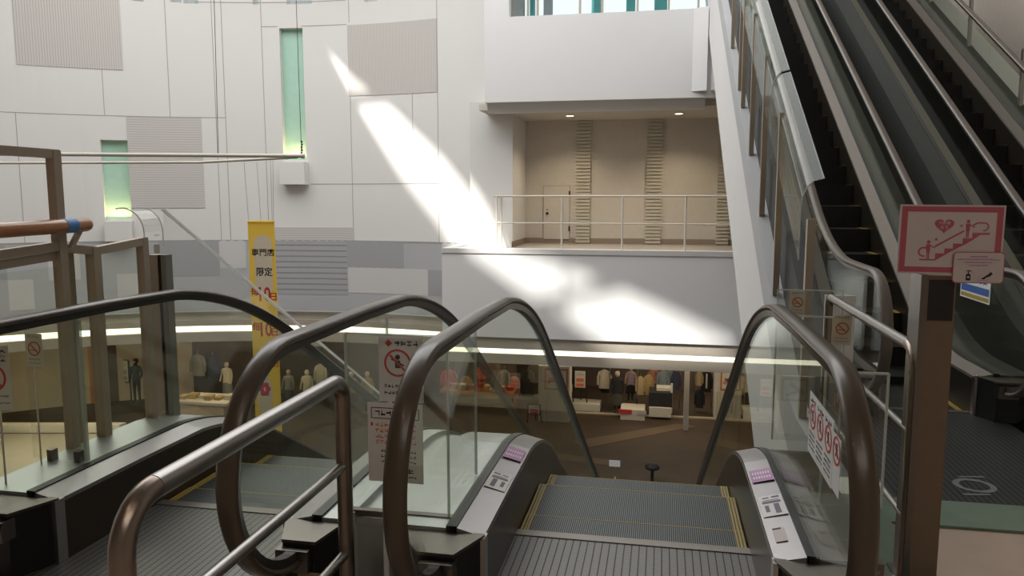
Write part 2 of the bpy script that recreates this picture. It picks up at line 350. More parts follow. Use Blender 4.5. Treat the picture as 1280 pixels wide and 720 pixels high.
# ---- straight part on the right : fascia, balcony, niche, box, window
FY = 21.7; XL = -6.3; XR = 6.4
b = B(XL, XR, FY, FY+.35, -2.62, -.02)
b.box(XL, XL+.3, FY+.35, 24.8, -2.72, -.02); struct(b.build('wall_fascia', M_white2))
struct(B(XL, XR, FY+.08, FY+.5, -2.97, -2.62).build('trim_5', M_trim))
struct(B(XL-.3, XR, FY+.2, FY+.6, -3.13, -2.97).build('trim_6', M_cove))
struct(B(XL-.2, XR, FY+.12, FY+.5, -3.42, -3.13).build('trim_7', M_taupe))
struct(B(XL, XR, FY, 25.7, -.16, -.06).build('floor_balcony', mat('balcony_floor', (.40, .37, .33), .6)))
struct(B(XL, XR, FY-.03, FY+.02, -.16, -.02).build('trim_8', M_gray3))
NY = 25.3
struct(B(-6.2, XR, NY, NY+.2, -.1, 4.2).build('wall_niche', M_niche))
struct(B(-5.75, -4.43, 23.0, NY, -.1, 4.3).build('wall_pier', M_white))
struct(B(-5.2, XR, 21.9, NY+.2, 3.93, 4.1).build('ceiling_niche', M_niche))
b = B(-4.95, 1.3, 21.5, 21.8, 4.26, 6.40)
b.prism([(.72, 21.495, 4.26), (1.1, 21.3, 4.26), (1.1, 21.495, 4.26)], (0, 0, 2.14)); b.box(-4.95, -4.6, 21.8, 25, 4.26, 11.5); b.box(-4.95, -4.25, 21.5, 21.8, 6.40, 11.5)
struct(b.build('wall_upper_box', M_white2))
struct(MB().prism([(-4.92, 21.55, 4.26), (-4.92, 21.85, 3.85), (-4.92, 22.1, 3.85), (-4.92, 22.1, 4.26)], (1.10+4.92, 0, 0)).build('trim_9', M_white))
struct(B(-4.95, XR, 21.5, 25.3, 4.1, 4.26).build('trim_10', M_white))
struct(B(-4.4, XR, NY-.02, NY, -.06, .12).build('baseboard_niche', M_brown))
struct(B(-4.46, -4.41, 23.0, NY, -.06, .12).build('baseboard_pier', M_brown))
for i, (a, c) in enumerate(((720, 738), (808, 827), (897, 913))):
    x0 = aty(a, 220, NY-.12)[0]; x1 = aty(c, 220, NY-.12)[0]
    bb = MB(); z = -.02
    while z < 3.9: bb.box(x0, x1, NY-.10, NY-.03, z, z+.07); z += .11
    bb.box(x0+.01, x1-.01, NY-.05, NY, -.05, 3.93)
    struct(bb.build('trim_%d' % (11+i), mat('louvre_cream', (.60, .56, .47), .7)))
# hatch door
dx0, dx1 = -3.82, -2.97
door = struct(B(dx0, dx1, NY-.05, NY, .08, 1.82).build('door_1', M_niche, None, .004))
fr = MB(); fr.box(dx0-.02, dx0, NY-.03, NY, .06, 1.84).box(dx1, dx1+.02, NY-.03, NY, .06, 1.84).box(dx0, dx1, NY-.03, NY, 1.82, 1.84); fr.build('door_frame', M_seam, door)
MB().lathe([(.045, 0), (.045, .03), (.02, .03), (.02, .06)], (0, 0, 0)).build('door_knob', M_ink, door).matrix_local = Matrix.Translation((dx0+.12, NY-.05, .93)) @ Matrix.Rotation(R_(90), 4, 'X')
B(dx0+.10, dx0+.14, NY-.06, NY-.05, 1.03, 1.07).build('keyhole', M_ink, door)
for z in (.35, 1.5): B(dx1-.02, dx1+.03, NY-.07, NY-.04, z, z+.16).build('hinge', M_ink, door)
# window above the box
WY = 22.4
win = struct(B(-4.2, XR, WY-.05, WY+.1, 6.40, 6.52).build('window_1', M_bronze))
B(-4.2, XR, WY, WY+.012, 6.5, 8.4).build('window_pane', M_winp, win)
for x in (660, 672, 725, 741, 753, 797, 836, 873):
    X = aty(x, 8, WY)[0]; B(X-.03, X+.03, WY-.04, WY+.05, 6.5, 8.4).build('mullion', M_bronze if x != 741 else M_teal, win)
struct(B(-4.2, XR, WY-.05, WY+.1, 8.4, 11.5).build('wall_above_window', M_white))
for i, (a, c, m) in enumerate(((640, 655, M_gray3), (663, 668, M_teal), (741, 751, M_teal), (783, 794, M_teal), (818, 834, M_teal), (680, 690, M_gray2))):
    x0, x1 = aty(a, 8, WY+1.5)[0], aty(c, 8, WY+1.5)[0]
    o = B(x0, x1, WY+1.4, WY+1.7, 6.3, 9).build('facade_column', m)
    tag(o, ['grey column outside the upper window at its left end', 'narrow teal column outside the upper window, near its left end', 'teal column outside the middle of the upper window', 'teal column outside the upper window, third teal one from the left', 'wide teal column outside the upper window, rightmost of the teal ones', 'pale grey column outside the upper window between two teal ones'][i], 'column', 'columns outside the upper window')
b = MB(); X0 = aty(690, 12, WY+1.45)[0]
pts = [(X0+.75*u, WY+1.3, 6.62+.12*math.sin(u*7)) for u in [i/20 for i in range(21)]]
# ---- floors
slab = B(-14, XR, -6, 2.35, -.5, -.012); slab.box(.75, XR, 2.35, 3.93, -.5, -.012); slab.box(4.35, XR, 3.93, 18, -.5, -.012)
struct(slab.build('floor', M_tile))
fb = B(.9, XR, 3.62, 3.93, -.011, .0); fb.box(-1.12, -.84, 2.0, 2.4, -.011, 0)
fb.box(.9, 1.06, 2.2, 3.62, -.011, 0)
struct(fb.build('floor_border', M_tileg))
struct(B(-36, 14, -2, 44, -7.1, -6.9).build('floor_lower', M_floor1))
px = [atz(-80, 600, -6.9), atz(96, 600, -6.9), atz(150, 543, -6.9), atz(-80, 543, -6.9)]
struct(MB().prism([(px[0][0]-3, px[0][1]-6, -6.9), (px[1][0]+2.2, px[1][1]-6, -6.9), (*px[2], -6.9), (*px[3], -6.9)], (0, 0, .02)).build('floor_pale', M_floorp))
k0, k1 = atz(-80, 541, -6.9), atz(150, 541, -6.9)
struct(MB().prism([(*k0, -6.9), (*k1, -6.9), (k1[0], k1[1]+.35, -6.9), (k0[0], k0[1]+.35, -6.9)], (0, 0, .28)).build('trim_14', M_offw))
# inlaid lighter walkway bands in the lower floor
for q in ([(715, 552), (845, 530), (870, 533), (735, 560)], [(640, 560), (760, 575), (770, 583), (640, 568)]):
    P = [atz(x, y, -6.9) for x, y in q]; o = MB().prism([(*p, -6.9) for p in P], (0, 0, .012)).build('floor_inlay', mat('inlay', (.13, .09, .058), .7)); struct(o)
# ceilings, outer walls
b = MB(); n = 40
for i in range(n):
    a, c = T0+(TE-T0)*i/n, T0+(TE-T0)*(i+1)/n
    b.prism([wp(a, -3.5, WR+.3), wp(c, -3.5, WR+.3), wp(c, -3.5, 34), wp(a, -3.5, 34)], (0, 0, .12))
b.box(-6.5, 14, FY+.3, 44, -3.42, -3.3); struct(b.build('ceiling_lower', mat('lower_ceiling', (.5, .43, .33), .8)))
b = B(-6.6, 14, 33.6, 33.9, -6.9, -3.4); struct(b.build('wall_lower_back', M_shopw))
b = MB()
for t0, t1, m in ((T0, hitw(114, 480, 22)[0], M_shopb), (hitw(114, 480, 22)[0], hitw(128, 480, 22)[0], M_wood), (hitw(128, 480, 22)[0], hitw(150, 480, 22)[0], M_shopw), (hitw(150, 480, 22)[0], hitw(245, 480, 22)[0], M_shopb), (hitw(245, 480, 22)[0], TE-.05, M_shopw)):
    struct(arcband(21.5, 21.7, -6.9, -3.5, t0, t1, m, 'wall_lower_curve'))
struct(B(XR, XR+.2, -6, 28, -.1, 12).build('wall_right', M_hall))
struct(B(2.0, XR, 21.25, 21.45, -.1, 4.26).box(1.22, XR, 21.25, 21.45, 4.26, 11.4).build('wall_beside_niche', M_white))
struct(B(XR-.03, XR, 8, 28, -.1, 2.8).build('baseboard_right', M_brown))
struct(B(-14, XR, -6.2, -6, 0, 5).build('wall_behind', M_hall))
struct(B(-14.2, -14, -6.2, 1.2, 0, 5).build('wall_hall_left', M_hall))
struct(B(XR-.01, 8.6, 17.9, 28, -.1, 0).build('trim_15', M_hall))
struct(B(-14.2, XR+.2, -6.2, 2.2, 4.9, 5.1).build('ceiling', M_ceil))
struct(B(-30, XR+.2, 1.9, 2.2, 5.0, 11.6).build('wall_front', M_white))
struct(B(-30, -14, 1.9, 2.2, -6.9, 5.1).build('wall_front_left', M_white))
struct(B(-14, XR, 1.9, 2.2, -6.9, -.5).build('wall_under_floor', M_hall))
struct(B(-31, -26.2, -2, 40, -6.9, 11.6).build('wall_far_left', M_white))
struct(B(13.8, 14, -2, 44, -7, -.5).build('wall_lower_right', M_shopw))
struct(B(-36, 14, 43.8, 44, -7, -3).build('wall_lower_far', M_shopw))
struct(B(1.4, 4.6, 17.0, 21.2, 4.6, 5.0).build('floor_upper', M_ceil))
# unseen roof; its slot is made up, traced back from the sun patch
def roofpt(P): t = (11.5-P[2])/-SUN.z; return (P[0]-SUN.x*t, P[1]-SUN.y*t)
def wpx(x, y): t, z = hitw(x, y); return wp(t, z)
def fpx(x, y): X, z = aty(x, y, FY); return (X, FY, z)
Lft = [roofpt(p) for p in (wpx(405, 60), wpx(425, 100), wpx(450, 145), wpx(500, 225), wpx(548, 285), fpx(585, 322), fpx(650, 368), fpx(720, 412), fpx(770, 450))]
Rgt = [roofpt(p) for p in (wpx(407, 60), wpx(445, 100), wpx(495, 140), wpx(555, 200), wpx(612, 275), fpx(645, 316), fpx(735, 346), fpx(830, 388), fpx(950, 448))]
b = MB(); Z = 11.5
xa, xb, ya, yb = -31, XR+2.2, 1.9, 40
def zq(P): b.add([(p[0], p[1], Z) for p in P]+[(p[0], p[1], Z+.2) for p in P], [tuple(range(len(P))), tuple(range(len(P), 2*len(P)))])
zq([(xa, yb), (xb, yb), (xb, max(Rgt[0][1], Lft[0][1])+.01), (xa, max(Rgt[0][1], Lft[0][1])+.01)])
for i in range(len(Lft)-1):
    zq([(xa, Lft[i][1]), Lft[i], Lft[i+1], (xa, Lft[i+1][1])]); zq([(xb, Rgt[i][1]), Rgt[i], Rgt[i+1], (xb, Rgt[i+1][1])])
zq([(xa, Lft[-1][1]), Lft[-1], (Lft[-1][0], ya), (xa, ya)]); zq([(xb, Rgt[-1][1]), Rgt[-1], (Rgt[-1][0], ya), (xb, ya)]); zq([Lft[-1], Rgt[-1], (Rgt[-1][0], ya), (Lft[-1][0], ya)])
roof = struct(b.build('ceiling_roof', M_white))
# glazing bars across the added roof slot, set to throw the mullion shadows
def midp(a, c, t): return (a[0]+(c[0]-a[0])*t, a[1]+(c[1]-a[1])*t)
gb = roofpt(fpx(706, 330)); gc = roofpt(fpx(708, 440)); b = MB()
b.prism([(gb[0]-.05, gb[1], Z-.02), (gb[0]+.05, gb[1], Z-.02), (gc[0]+.05, gc[1], Z-.02), (gc[0]-.05, gc[1], Z-.02)], (0, 0, .2))
g1, g2 = roofpt(fpx(660, 385)), roofpt(fpx(790, 358)); b.prism([(g1[0], g1[1]-.09, Z-.02), (g1[0], g1[1]+.09, Z-.02), (g2[0], g2[1]+.09, Z-.02), (g2[0], g2[1]-.09, Z-.02)], (0, 0, .2))
g1, g2 = roofpt(wpx(440, 128)), roofpt(wpx(500, 122)); b.prism([(g1[0], g1[1]-.09, Z-.02), (g1[0], g1[1]+.09, Z-.02), (g2[0], g2[1]+.09, Z-.02), (g2[0], g2[1]-.09, Z-.02)], (0, 0, .2))
b.build('glazing_bar', M_gray3, roof)
# ================================================================== ESCALATORS
TAN = .57735
def base(Y, Yk, s, a=.75, Ye=None):
    if Y <= Yk-a: z = 0
    elif Y < Yk+a: z = TAN*(Y-Yk+a)**2/(4*a)
    else: z = TAN*(Y-Yk)
    if Ye and Y > Ye-a:
        z = TAN*(Ye-Yk)-(TAN*(Ye+a-Y)**2/(4*a) if Y < Ye+a else 0)
    return s*z
def ladder(y0, y1, Yk, Ye, a=.75):
    ys = [y0]; y = y0
    while y < y1-1e-6:
        near = abs(y-Yk) < a+.1 or abs(y-Ye) < a+.1
        y = min(y1, y+(.08 if near else .5)); ys.append(y)
    return ys
def strip(name, prof, ys, fz, m, parent, x0, sgn):
    """sheet swept along the run; prof = [(dx, dz)] closed polygon, dx outwards from x0"""
    b = MB(); n = len(prof); V = [(x0+sgn*dx, y, fz(y)+dz) for y in ys for dx, dz in prof]
    fs = [(i*n+k, i*n+(k+1) % n, (i+1)*n+(k+1) % n, (i+1)*n+k) for i in range(len(ys)-1) for k in range(n)]
    b.add(V, fs); b.add(V[:n], [tuple(range(n))]); b.add(V[-n:], [tuple(range(n))])
    return b.build(name, m, parent)
M_deckup = mat('up_deck_metal', (.22, .195, .175), .5, .6); M_deckupo = mat('up_outer_deck', (.035, .038, .036), .6, 0)
def escalator(label, cx, half, sh, yn, comb, Yk, Ykd, s, Ye, Yend, plate0, plx, M_st, M_pl, steps, outer=(.18, .18), plate_m=None, glassm=None, stick=()):
    root = thing('escalator', label, 'escalator', (cx, comb, 0), 'escalators' if False else None)
    ra = .36
    for side in (-1, 1):
        X0 = cx+side*half
        # hand rail belt
        path = [(yn+.52, .215), (yn+.46, .2)]
        cyy, czz, rr = yn+.42, .595, .395
        for i in range(25):
            t = R_(270-180*i/24); path.append((cyy+rr*math.cos(t), czz+rr*math.sin(t)*1.0))
        ys = ladder(yn+.6, Yend, Yk, Ye)
        path += [(y, .99+base(y, Yk, s, .75, Ye)) for y in ys]
        w2, th = .036, .014
        prof = [(-w2+.012, -th), (w2-.012, -th), (w2, -th+.012), (w2, th-.012), (w2-.014, th), (-w2+.014, th), (-w2, th-.012), (-w2, -th+.012)]
        hr = MB().sweep(prof, path, X0).build('handrail', M_rail if s < 0 else M_railup, root)
        inner = []
        for i, (y, z) in enumerate(path):
            a = path[max(0, i-1)]; c = path[min(len(path)-1, i+1)]; l = math.hypot(c[0]-a[0], c[1]-a[1])
            inner.append((y+(c[1]-a[1])/l*.028, z-(c[0]-a[0])/l*.028))
        MB().sweep([(-.019, -.014), (.019, -.014), (.026, .014), (-.026, .014)], inner[1:], X0, False).build('rail_guide', M_guide, root)
        # glass
        dz = lambda y: .27+base(y, Ykd, s, .5, Ye-.2)
        gy = [yn+.07+.02*i for i in range(18)]+[y for y in ladder(yn+.45, Yend-.05, Yk, Ye)]
        seg = []; cuts = [comb+.45+1.25*i for i in range(1, 24)]
        def hi(y):
            if y < cyy: return czz+math.sqrt(max(0, (rr-.04)**2-(y-cyy)**2))
            return .95+base(y, Yk, s, .75, Ye)
        def lo(y):
            if y < cyy+.0: return max(.27, czz-math.sqrt(max(0, (rr-.04)**2-(y-cyy)**2)))
            return dz(y)-.02
        cur = []
        panels = [gy[0]]+[c for c in cuts if c < Yend]+[gy[-1]]
        for a, c in zip(panels, panels[1:]):
            yy = [a+.004]+[y for y in gy if a+.01 < y < c-.01]+[c-.004]; b = MB()
            for y0, y1 in zip(yy, yy[1:]):
                for xx in (X0-.006, X0+.006): b.add([(xx, y0, lo(y0)), (xx, y1, lo(y1)), (xx, y1, hi(y1)), (xx, y0, hi(y0))], [(0, 1, 2, 3)])
            for y in (yy[0], yy[-1]): b.add([(X0-.006, y, lo(y)), (X0+.006, y, lo(y)), (X0+.006, y, hi(y)), (X0-.006, y, hi(y))], [(0, 1, 2, 3)])
            b.build('glass_panel', glassm or M_glass, root)
        # decks and skirt : profile outwards from the step edge
        dws = ladder(yn+.61, Yend, Ykd, Ye-.2, .5)
        gap = half-sh
        strip('inner_deck', [(0, -.03), (0, -.012), (gap-.012, .014), (gap-.012, -.02)], dws, dz, M_deck if s < 0 else M_deckup, root, cx+side*sh, side)
        strip('deck_joint', [(gap-.02, -.02), (gap-.02, .006), (gap+.02, .006), (gap+.02, -.02)], dws, lambda y: dz(y)+.012, M_black, root, cx+side*sh, side)
        ow = outer[0] if side < 0 else outer[1]
        strip('outer_deck', [(0, -.03), (0, .01), (ow, .01), (ow, -.03)], dws, dz, (M_steeld if cx > -1 and side > 0 else M_decko) if s < 0 else M_deckupo, root, X0+side*.02, side)
        strip('skirt', [(-.004, -.5), (-.004, -.028), (.012, -.028), (.012, -.5)], dws, dz, M_dark, root, cx+side*sh, side)
        strip('outer_cladding', [(ow-.02, -1.25), (ow-.02, -.03), (ow, -.03), (ow, -1.25)], dws, dz, M_white2 if s < 0 else M_deckupo, root, X0+side*.02, side)
        # newel base with chamfered nose
        P = [(sh, yn+.62), (sh, yn+.61), (sh+.07, yn+.44), (half+.07, yn+.44), (half+min(ow, .2), yn+.60), (half+min(ow, .2), yn+.62)]
        P3 = [(cx+side*x, y, 0) for x, y in P]
        nb = MB().prism(P3, (0, 0, .255)).build('newel_base', M_black, root)
        P3 = [(cx+side*(x-(.004 if x < half else -.004)), y-.003, .255) for x, y in P]
        MB().prism(P3, (0, 0, .012)).build('base_cap', M_steeld, nb)
        B(*(sorted((cx+side*(half-.06), cx+side*(half+.06)))), yn+.40, yn+.5, .165, .245).build('rail_inlet', M_steeld, nb)
        B(*(sorted((cx+side*(sh-.008), cx+side*(sh+.012)))), yn+.59, yn+.64, 0, .26).build('end_trim', M_steel, root)
    b = B(cx+plx[0], cx+plx[1], plate0, comb-.085, -.06, .0); b.build('landing_plate', M_pl, root)
    b = B(cx-sh, cx+sh, comb-.085, comb-.03, -.05, .004)
    for i in range(int(2*sh/.0184)):
        x = cx-sh+.0184*i+.004; b.add([(x, comb-.03, .004), (x+.01, comb-.03, .004), (x+.005, comb, -.012)], [(0, 1, 2)])
    b.build('comb_plate', M_comb, root)
    # steps
    me = None
    for k, (y, z) in enumerate(steps):
        if me is None:
            b = B(cx-sh+.008, cx+sh-.008, 0, .395, -.24, 0); st = b.build('step', M_st, root); me = st.data
            yb_ = MB()
            for sd in (-1, 1):
                for q in range(3): yb_.box(*sorted((cx+sd*(sh-.012-.014*q), cx+sd*(sh-.02-.014*q))), .0, .395, 0, .003)
            yb_.box(cx-sh+.01, cx+sh-.01, .390, .395, -.002, .0008)
            ym = yb_.build('yellow_edge', M_yellow, st).data
        else:
            st = bpy.data.objects.new('step', me); C.objects.link(st); st.parent = root; st.matrix_parent_inverse = Matrix.Translation(-root.location)
            ye = bpy.data.objects.new('yellow_edge', ym); C.objects.link(ye); ye.parent = st
        st.location = (0, y, z-.014)
    # truss underside
    ysb = ladder(comb, Yend, Ykd, Ye-.2, .5)
    b = MB(); V = [(cx+dx, y, dzz+base(y, Ykd, s, .5, Ye-.2)) for y in ysb for dx, dzz in ((-half-.02, -.95), (half+.02, -.95), (half+.02, -.85), (-half-.02, -.85))]
    b.add(V, [(i*4+k, i*4+(k+1) % 4, (i+1)*4+(k+1) % 4, (i+1)*4+k) for i in range(len(ysb)-1) for k in range(4)]); b.build('truss_soffit', M_gray2, root)
    return root
def steps_down(comb, n):
    out = []; zz = [0, -.004, -.10, -.28, -.50]
    for k in range(n):
        z = zz[k] if k < 5 else -.50-.231*(k-4)
        out.append((comb-.02-.2+.4*k, max(z, -6.88)))
    return out
def steps_up(comb, Yn, n):
    out = []
    for k in range(n):
        y = comb-.05+.4*k; out.append((y, max(0, base(y+.3, Yn, 1, .45, None))))
    return out
DOWN_E = 4.15+6.9/TAN
e1 = escalator('descending escalator in the centre foreground, nearest the tall brown sign post', -.10, .62, .50, 1.955, 3.24, 4.06, 3.92, -1, 4.06+6.9/TAN, 18.2, 1.2, (-.5, .5), M_step, M_plate, steps_down(3.24, 33), (.24, .2))
e2 = escalator('descending escalator at the left, beside the bronze framed glass fence', -1.86, .62, .50, 1.955, 3.24, 4.06, 3.92, -1, 4.06+6.9/TAN, 18.2, 1.2, (-.66, .5), M_step, M_plate, steps_down(3.24, 33), (.25, .10))
UPE = 15.6
e3 = escalator('ascending escalator with black steps, directly right of the white inclined truss wall', 1.81, .43, .30, 4.98, 5.7, 6.7, 6.6, 1, UPE+1, 18.5, 3.93, (-.75, .45), M_stepup, M_plateup, steps_up(5.7, 6.75, 29), (.13, .2))
e4 = escalator('ascending escalator furthest to the right, behind the pink escalator sign', 3.58, .52, .39, 4.98, 5.7, 6.7, 6.6, 1, UPE+1, 18.5, 3.93, (-.9, .8), M_stepup, M_plateup, steps_up(5.7, 6.75, 29), (.2, .2))
# ---- stickers on the inner decks of the centre escalator
def deck_z(y, a=0): return .27+base(y, 3.92, -1, .5, 16)+a
for side, ys in ((-1, (3.35, 3.5, 2.98, 3.16, None)), (1, (3.28, 3.42, 2.92, 3.12, 2.7))):
    xi = -.10+side*.503; xo = -.10+side*.60
    o = Vector((xi if side > 0 else xo, 0, 0)); dxr = abs(xo-xi)
    def st(name, y0, y1, m, u0=.05, u1=.95, lay=0):
        b = MB(); xa_, xb_ = xi+(xo-xi)*u0, xi+(xo-xi)*u1; za = .016-.026*(1-u0); zb = .016-.026*(1-u1)
        b.prism([(xa_, y0, deck_z(y0, za+.001+lay*.001)), (xb_, y0, deck_z(y0, zb+.001+lay*.001)), (xb_, y1, deck_z(y1, zb+.001+lay*.001)), (xa_, y1, deck_z(y1, za+.001+lay*.001))], (0, 0, .0008)); return b
    g = 'stickers on the escalator deck'
    s1 = st('deck_sticker', ys[0], ys[1], 0).build('deck_sticker', mat('lilac_sticker', (.52, .25, .52), .5)); tag(s1, 'purple sticker strip on the %s inner deck of the centre escalator' % ('left' if side < 0 else 'right'), 'sticker', g)
    bb = MB()
    for r in range(2):
        for q in range(7): t = st('', ys[0]+.03+.05*r, ys[0]+.06+.05*r, 0, .12+.11*q, .18+.11*q, 1); bb.add(t.v, t.f)
    bb.build('sticker_print', M_paper, s1)
    s2 = st('deck_sticker', ys[2], ys[3], 0).build('deck_sticker', M_paper); tag(s2, 'white notice sticker with tiny print on the %s inner deck of the centre escalator' % ('left' if side < 0 else 'right'), 'sticker', g)
    bb = MB()
    for (u0, u1, a, c) in ((.2, .45, .85, .9), (.55, .85, .85, .92), (.15, .85, .6, .7), (.2, .35, .2, .5), (.55, .75, .1, .55), (.2, .8, .74, .76)):
        t = st('', ys[2]+(ys[3]-ys[2])*a, ys[2]+(ys[3]-ys[2])*c, 0, u0, u1, 1); bb.add(t.v, t.f)
    bb.build('sticker_print', mat('grey_print', (.16, .14, .2), .6), s2)
    if ys[4]:
        s3 = st('deck_sticker', ys[4], ys[4]+.11, 0, .2, .6).build('deck_sticker', M_pinkbg); tag(s3, 'small pinkish sticker low on the right inner deck of the centre escalator', 'sticker', g)
        t = st('', ys[4]+.1, ys[4]+.11, 0, .2, .5, 1); t.build('sticker_print', M_ink, s3)
# infill sheet between the two descending escalators
ysd = ladder(2.65, 18, 3.92, 16, .5)
b = MB(); V = [(x, y, .255+base(y, 3.92, -1, .5, 15.7)+dz) for y in ysd for x, dz in ((-1.13, -.03), (-.97, -.03), (-.97, .0), (-1.13, .0))]
b.add(V, [(i*4+k, i*4+(k+1) % 4, (i+1)*4+(k+1) % 4, (i+1)*4+k) for i in range(len(ysd)-1) for k in range(4)]); b.add(V[:4], [(0, 1, 2, 3)])
b.box(-1.13, -.97, 2.66, 2.68, 0, .25)
o = b.build('deck_infill', M_decko); tag(o, 'pale steel cover sheet filling the gap between the two descending escalators', 'metal cover')
def atx_y(x, y, X): r = ray(x, y); return r[1]*X/r[0]
GP3, GP2, GP1, GP0 = atx_y(969, 370, 1.15), atx_y(952, 267, 1.15), atx_y(939, 187, 1.15), atx_y(929, 122, 1.15)
# up escalator side : sill, truss wall, mullions, guard
def z0(Y, off): return off+base(Y, 6.7, 1, .5, None)
def incl(name, x0, x1, o0, o1, m, y0=5.2, y1=20, par=None):
    ys = ladder(y0, y1, 6.7, 99, .5); b = MB()
    V = [(x, y, max(z0(y, o), -1.6 if o < -1 else -9)) for y in ys for x, o in ((x0, o0), (x1, o0), (x1, o1), (x0, o1))]
    b.add(V, [(i*4+k, i*4+(k+1) % 4, (i+1)*4+(k+1) % 4, (i+1)*4+k) for i in range(len(ys)-1) for k in range(4)]); b.add(V[:4], [(0, 1, 2, 3)]); b.add(V[-4:], [(0, 1, 2, 3)])
    return b.build(name, m, par)
tw = incl('truss_wall', 1.12, 1.2, -2.75, -.72, M_white2, 4.2, 24.0); struct(tw); tw.name = 'wall_truss'
ts_ = incl('trim_16', 1.10, 1.27, -.72, -.3, M_gray2, 4.2, 21.2); struct(ts_)
struct(B(.88, 1.12, 3.9, 4.2, -1.6, -.01).build('trim_17', M_white2))
POSTY = [(y, 0) for y in (6.35, GP3, GP2, GP1, GP0, 12.6, 14.2)]
g = thing('acrylic_guard', 'tall clear acrylic guard on bronze posts along the ascending escalator', 'safety guard', (1.15, 5.9, .2))
for (yb, h) in POSTY:
    zb = z0(yb, -.3); ztp = z0(yb, 1.5) if yb > 6.4 else 2.15
    ztp = 1.5+TAN*(yb-6.7) if yb > 6.3 else 1.75
    B(1.12, 1.18, yb-.03, yb+.03, zb, ztp).build('post', M_bronze, g)
for a, c in ((6.7, 8.7), (8.76, 11.0), (11.06, 14)):
    b = MB(); f = lambda y, o: o+TAN*(y-6.7)
    sec = [(1.13, .95), (1.13, 1.38), (1.14, 1.47), (1.17, 1.55), (1.22, 1.60), (1.30, 1.62)]
    for x0_, x1_ in zip(sec, sec[1:]):
        b.prism([(x0_[0], a, f(a, x0_[1])), (x0_[0], c, f(c, x0_[1])), (x1_[0], c, f(c, x1_[1])), (x1_[0], a, f(a, x1_[1]))], (-.005, 0, .002))
    b.build('acrylic_sheet', M_acr, g)
    bb = MB(); bb.tube([(x, a, f(a, o)) for x, o in sec], .005, 6).tube([(x, c, f(c, o)) for x, o in sec], .005, 6).tube([(1.30, a, f(a, 1.62)), (1.30, c, f(c, 1.62))], .006, 6).tube([(1.14, a, f(a, 1.47)), (1.14, c, f(c, 1.47))], .004, 6)
    bb.build('sheet_edge', M_acre, g)
# right-hand posts + sill outside escalator four
g = thing('guard_posts_screen', 'row of steel posts and low sill beyond the furthest ascending escalator', 'railing', (4.45, 8, .9))
incl('sill', 4.325, 4.6, .1, .3, M_decko, 5, 19, g)
for yb in (5.9, 7.3, 8.9, 10.6, 12.4, 14.2): B(4.26, 4.30, yb-.025, yb+.025, z0(yb, .3), z0(yb, 1.0)).build('post', M_steel, g)
# ================================================================== TUBE RAILINGS
def arc2(c, r, a0, a1, n=7): return [(c[0]+r*math.cos(R_(a0+(a1-a0)*i/n)), c[1]+r*math.sin(R_(a0+(a1-a0)*i/n))) for i in range(n+1)]
def tube_rail(label, X, ya, yb, ztop, mids, r=.0245, mt=M_tuberefl):
    root = thing('tube_railing', label, 'railing', (X, (ya+yb)/2, 0)); q = .1
    left = [(ya, 0.0), (ya, ztop-q)]+arc2((ya+q, ztop-q), q, 180, 90)
    right = arc2((yb-q*.6, ztop-q*.6), q*.6, 90, 0)+[(yb, 0.0)]
    MB().tube([(X, y, z) for y, z in left], r, 18).build('near_leg', mt, root)
    MB().tube([(X, y, z) for y, z in (left[-1], right[0])], r, 18).build('top_rail', M_tube, root)
    MB().tube([(X, y, z) for y, z in right], r, 18).build('far_leg', mt, root)
    for z in mids: MB().tube([(X, ya, z), (X, yb, z)], r*.62, 14).build('cross_rail', M_tube, root)
    for y in (ya, yb): MB().lathe([(.045, 0), (.045, .006), (r+.004, .01)], (X, y, 0.0), 20).build('floor_flange', M_tube, root)
    return root
tube_rail('low stainless tube railing between the two descending escalators, bottom left foreground', -.965, 1.19, 2.20, .905, (.63, .34))
tube_rail('stainless tube railing right of the centre escalator, running to the brown sign post', .95, 3.06, 4.60, .905, (.58, .24), .022)
# ================================================================== SIGN POST
PY = 3.03
sp = thing('sign_post', 'square brown metal post carrying the pink escalator sign, right foreground', 'post', (1.0, PY+.06, 0))
B(.942, 1.06, PY, PY+.12, 0, 1.185).build('post_body', M_post, sp, .003)
B(.940, .962, PY-.003, PY+.123, 0, 1.187).build('side_trim', M_steeld, sp)
B(.968, 1.052, PY-.004, PY+.004, 1.02, 1.17).build('sensor_window', M_black, sp)
B(.92, 1.08, PY-.02, PY+.14, -.011, .012).build('foot_plate', M_steeld, sp)
sg = thing('escalator_sign', 'pink framed sign with heart, two figures and an escalator, on top of the brown post', 'sign', (.84, PY-.03, 1.19))
S = Sheet((.845, PY-.03, 1.195), (1, 0, -.01), (0.01, 0, 1), sg); W, H = .345, .248
S.rect('backing', 0, 0, W, H, M_pinkbg, -4, .003)
S.poly('pink_border', [[(.006, .006), (W-.006, .006), (W-.006, .025), (.006, .025)], [(.006, H-.025), (W-.006, H-.025), (W-.006, H-.006), (.006, H-.006)], [(.006, .025), (.026, .025), (.026, H-.025), (.006, H-.025)], [(W-.026, .025), (W-.006, .025), (W-.006, H-.025), (W-.026, H-.025)]], M_pink)
def u(x, y): return (x/945*W, (1-(y-20)/630)*H)
def U(l): return [u(x, y) for x, y in l]
heart = [(0.5+.5*(16*math.sin(t)**3)/16, (13*math.cos(t)-5*math.cos(2*t)-2*math.cos(3*t)-math.cos(4*t))/17) for t in [2*math.pi*i/40 for i in range(40)]]
hx, hy = u(408, 205); S.poly('heart', [[(hx+(a-.5)*.064, hy+c*.030) for a, c in heart]], M_pink)
S.text('heart_text', 'つかま', hx, hy+.008, .014, M_pinkbg); S.text('heart_text', 'ろう', hx, hy-.008, .014, M_pinkbg)
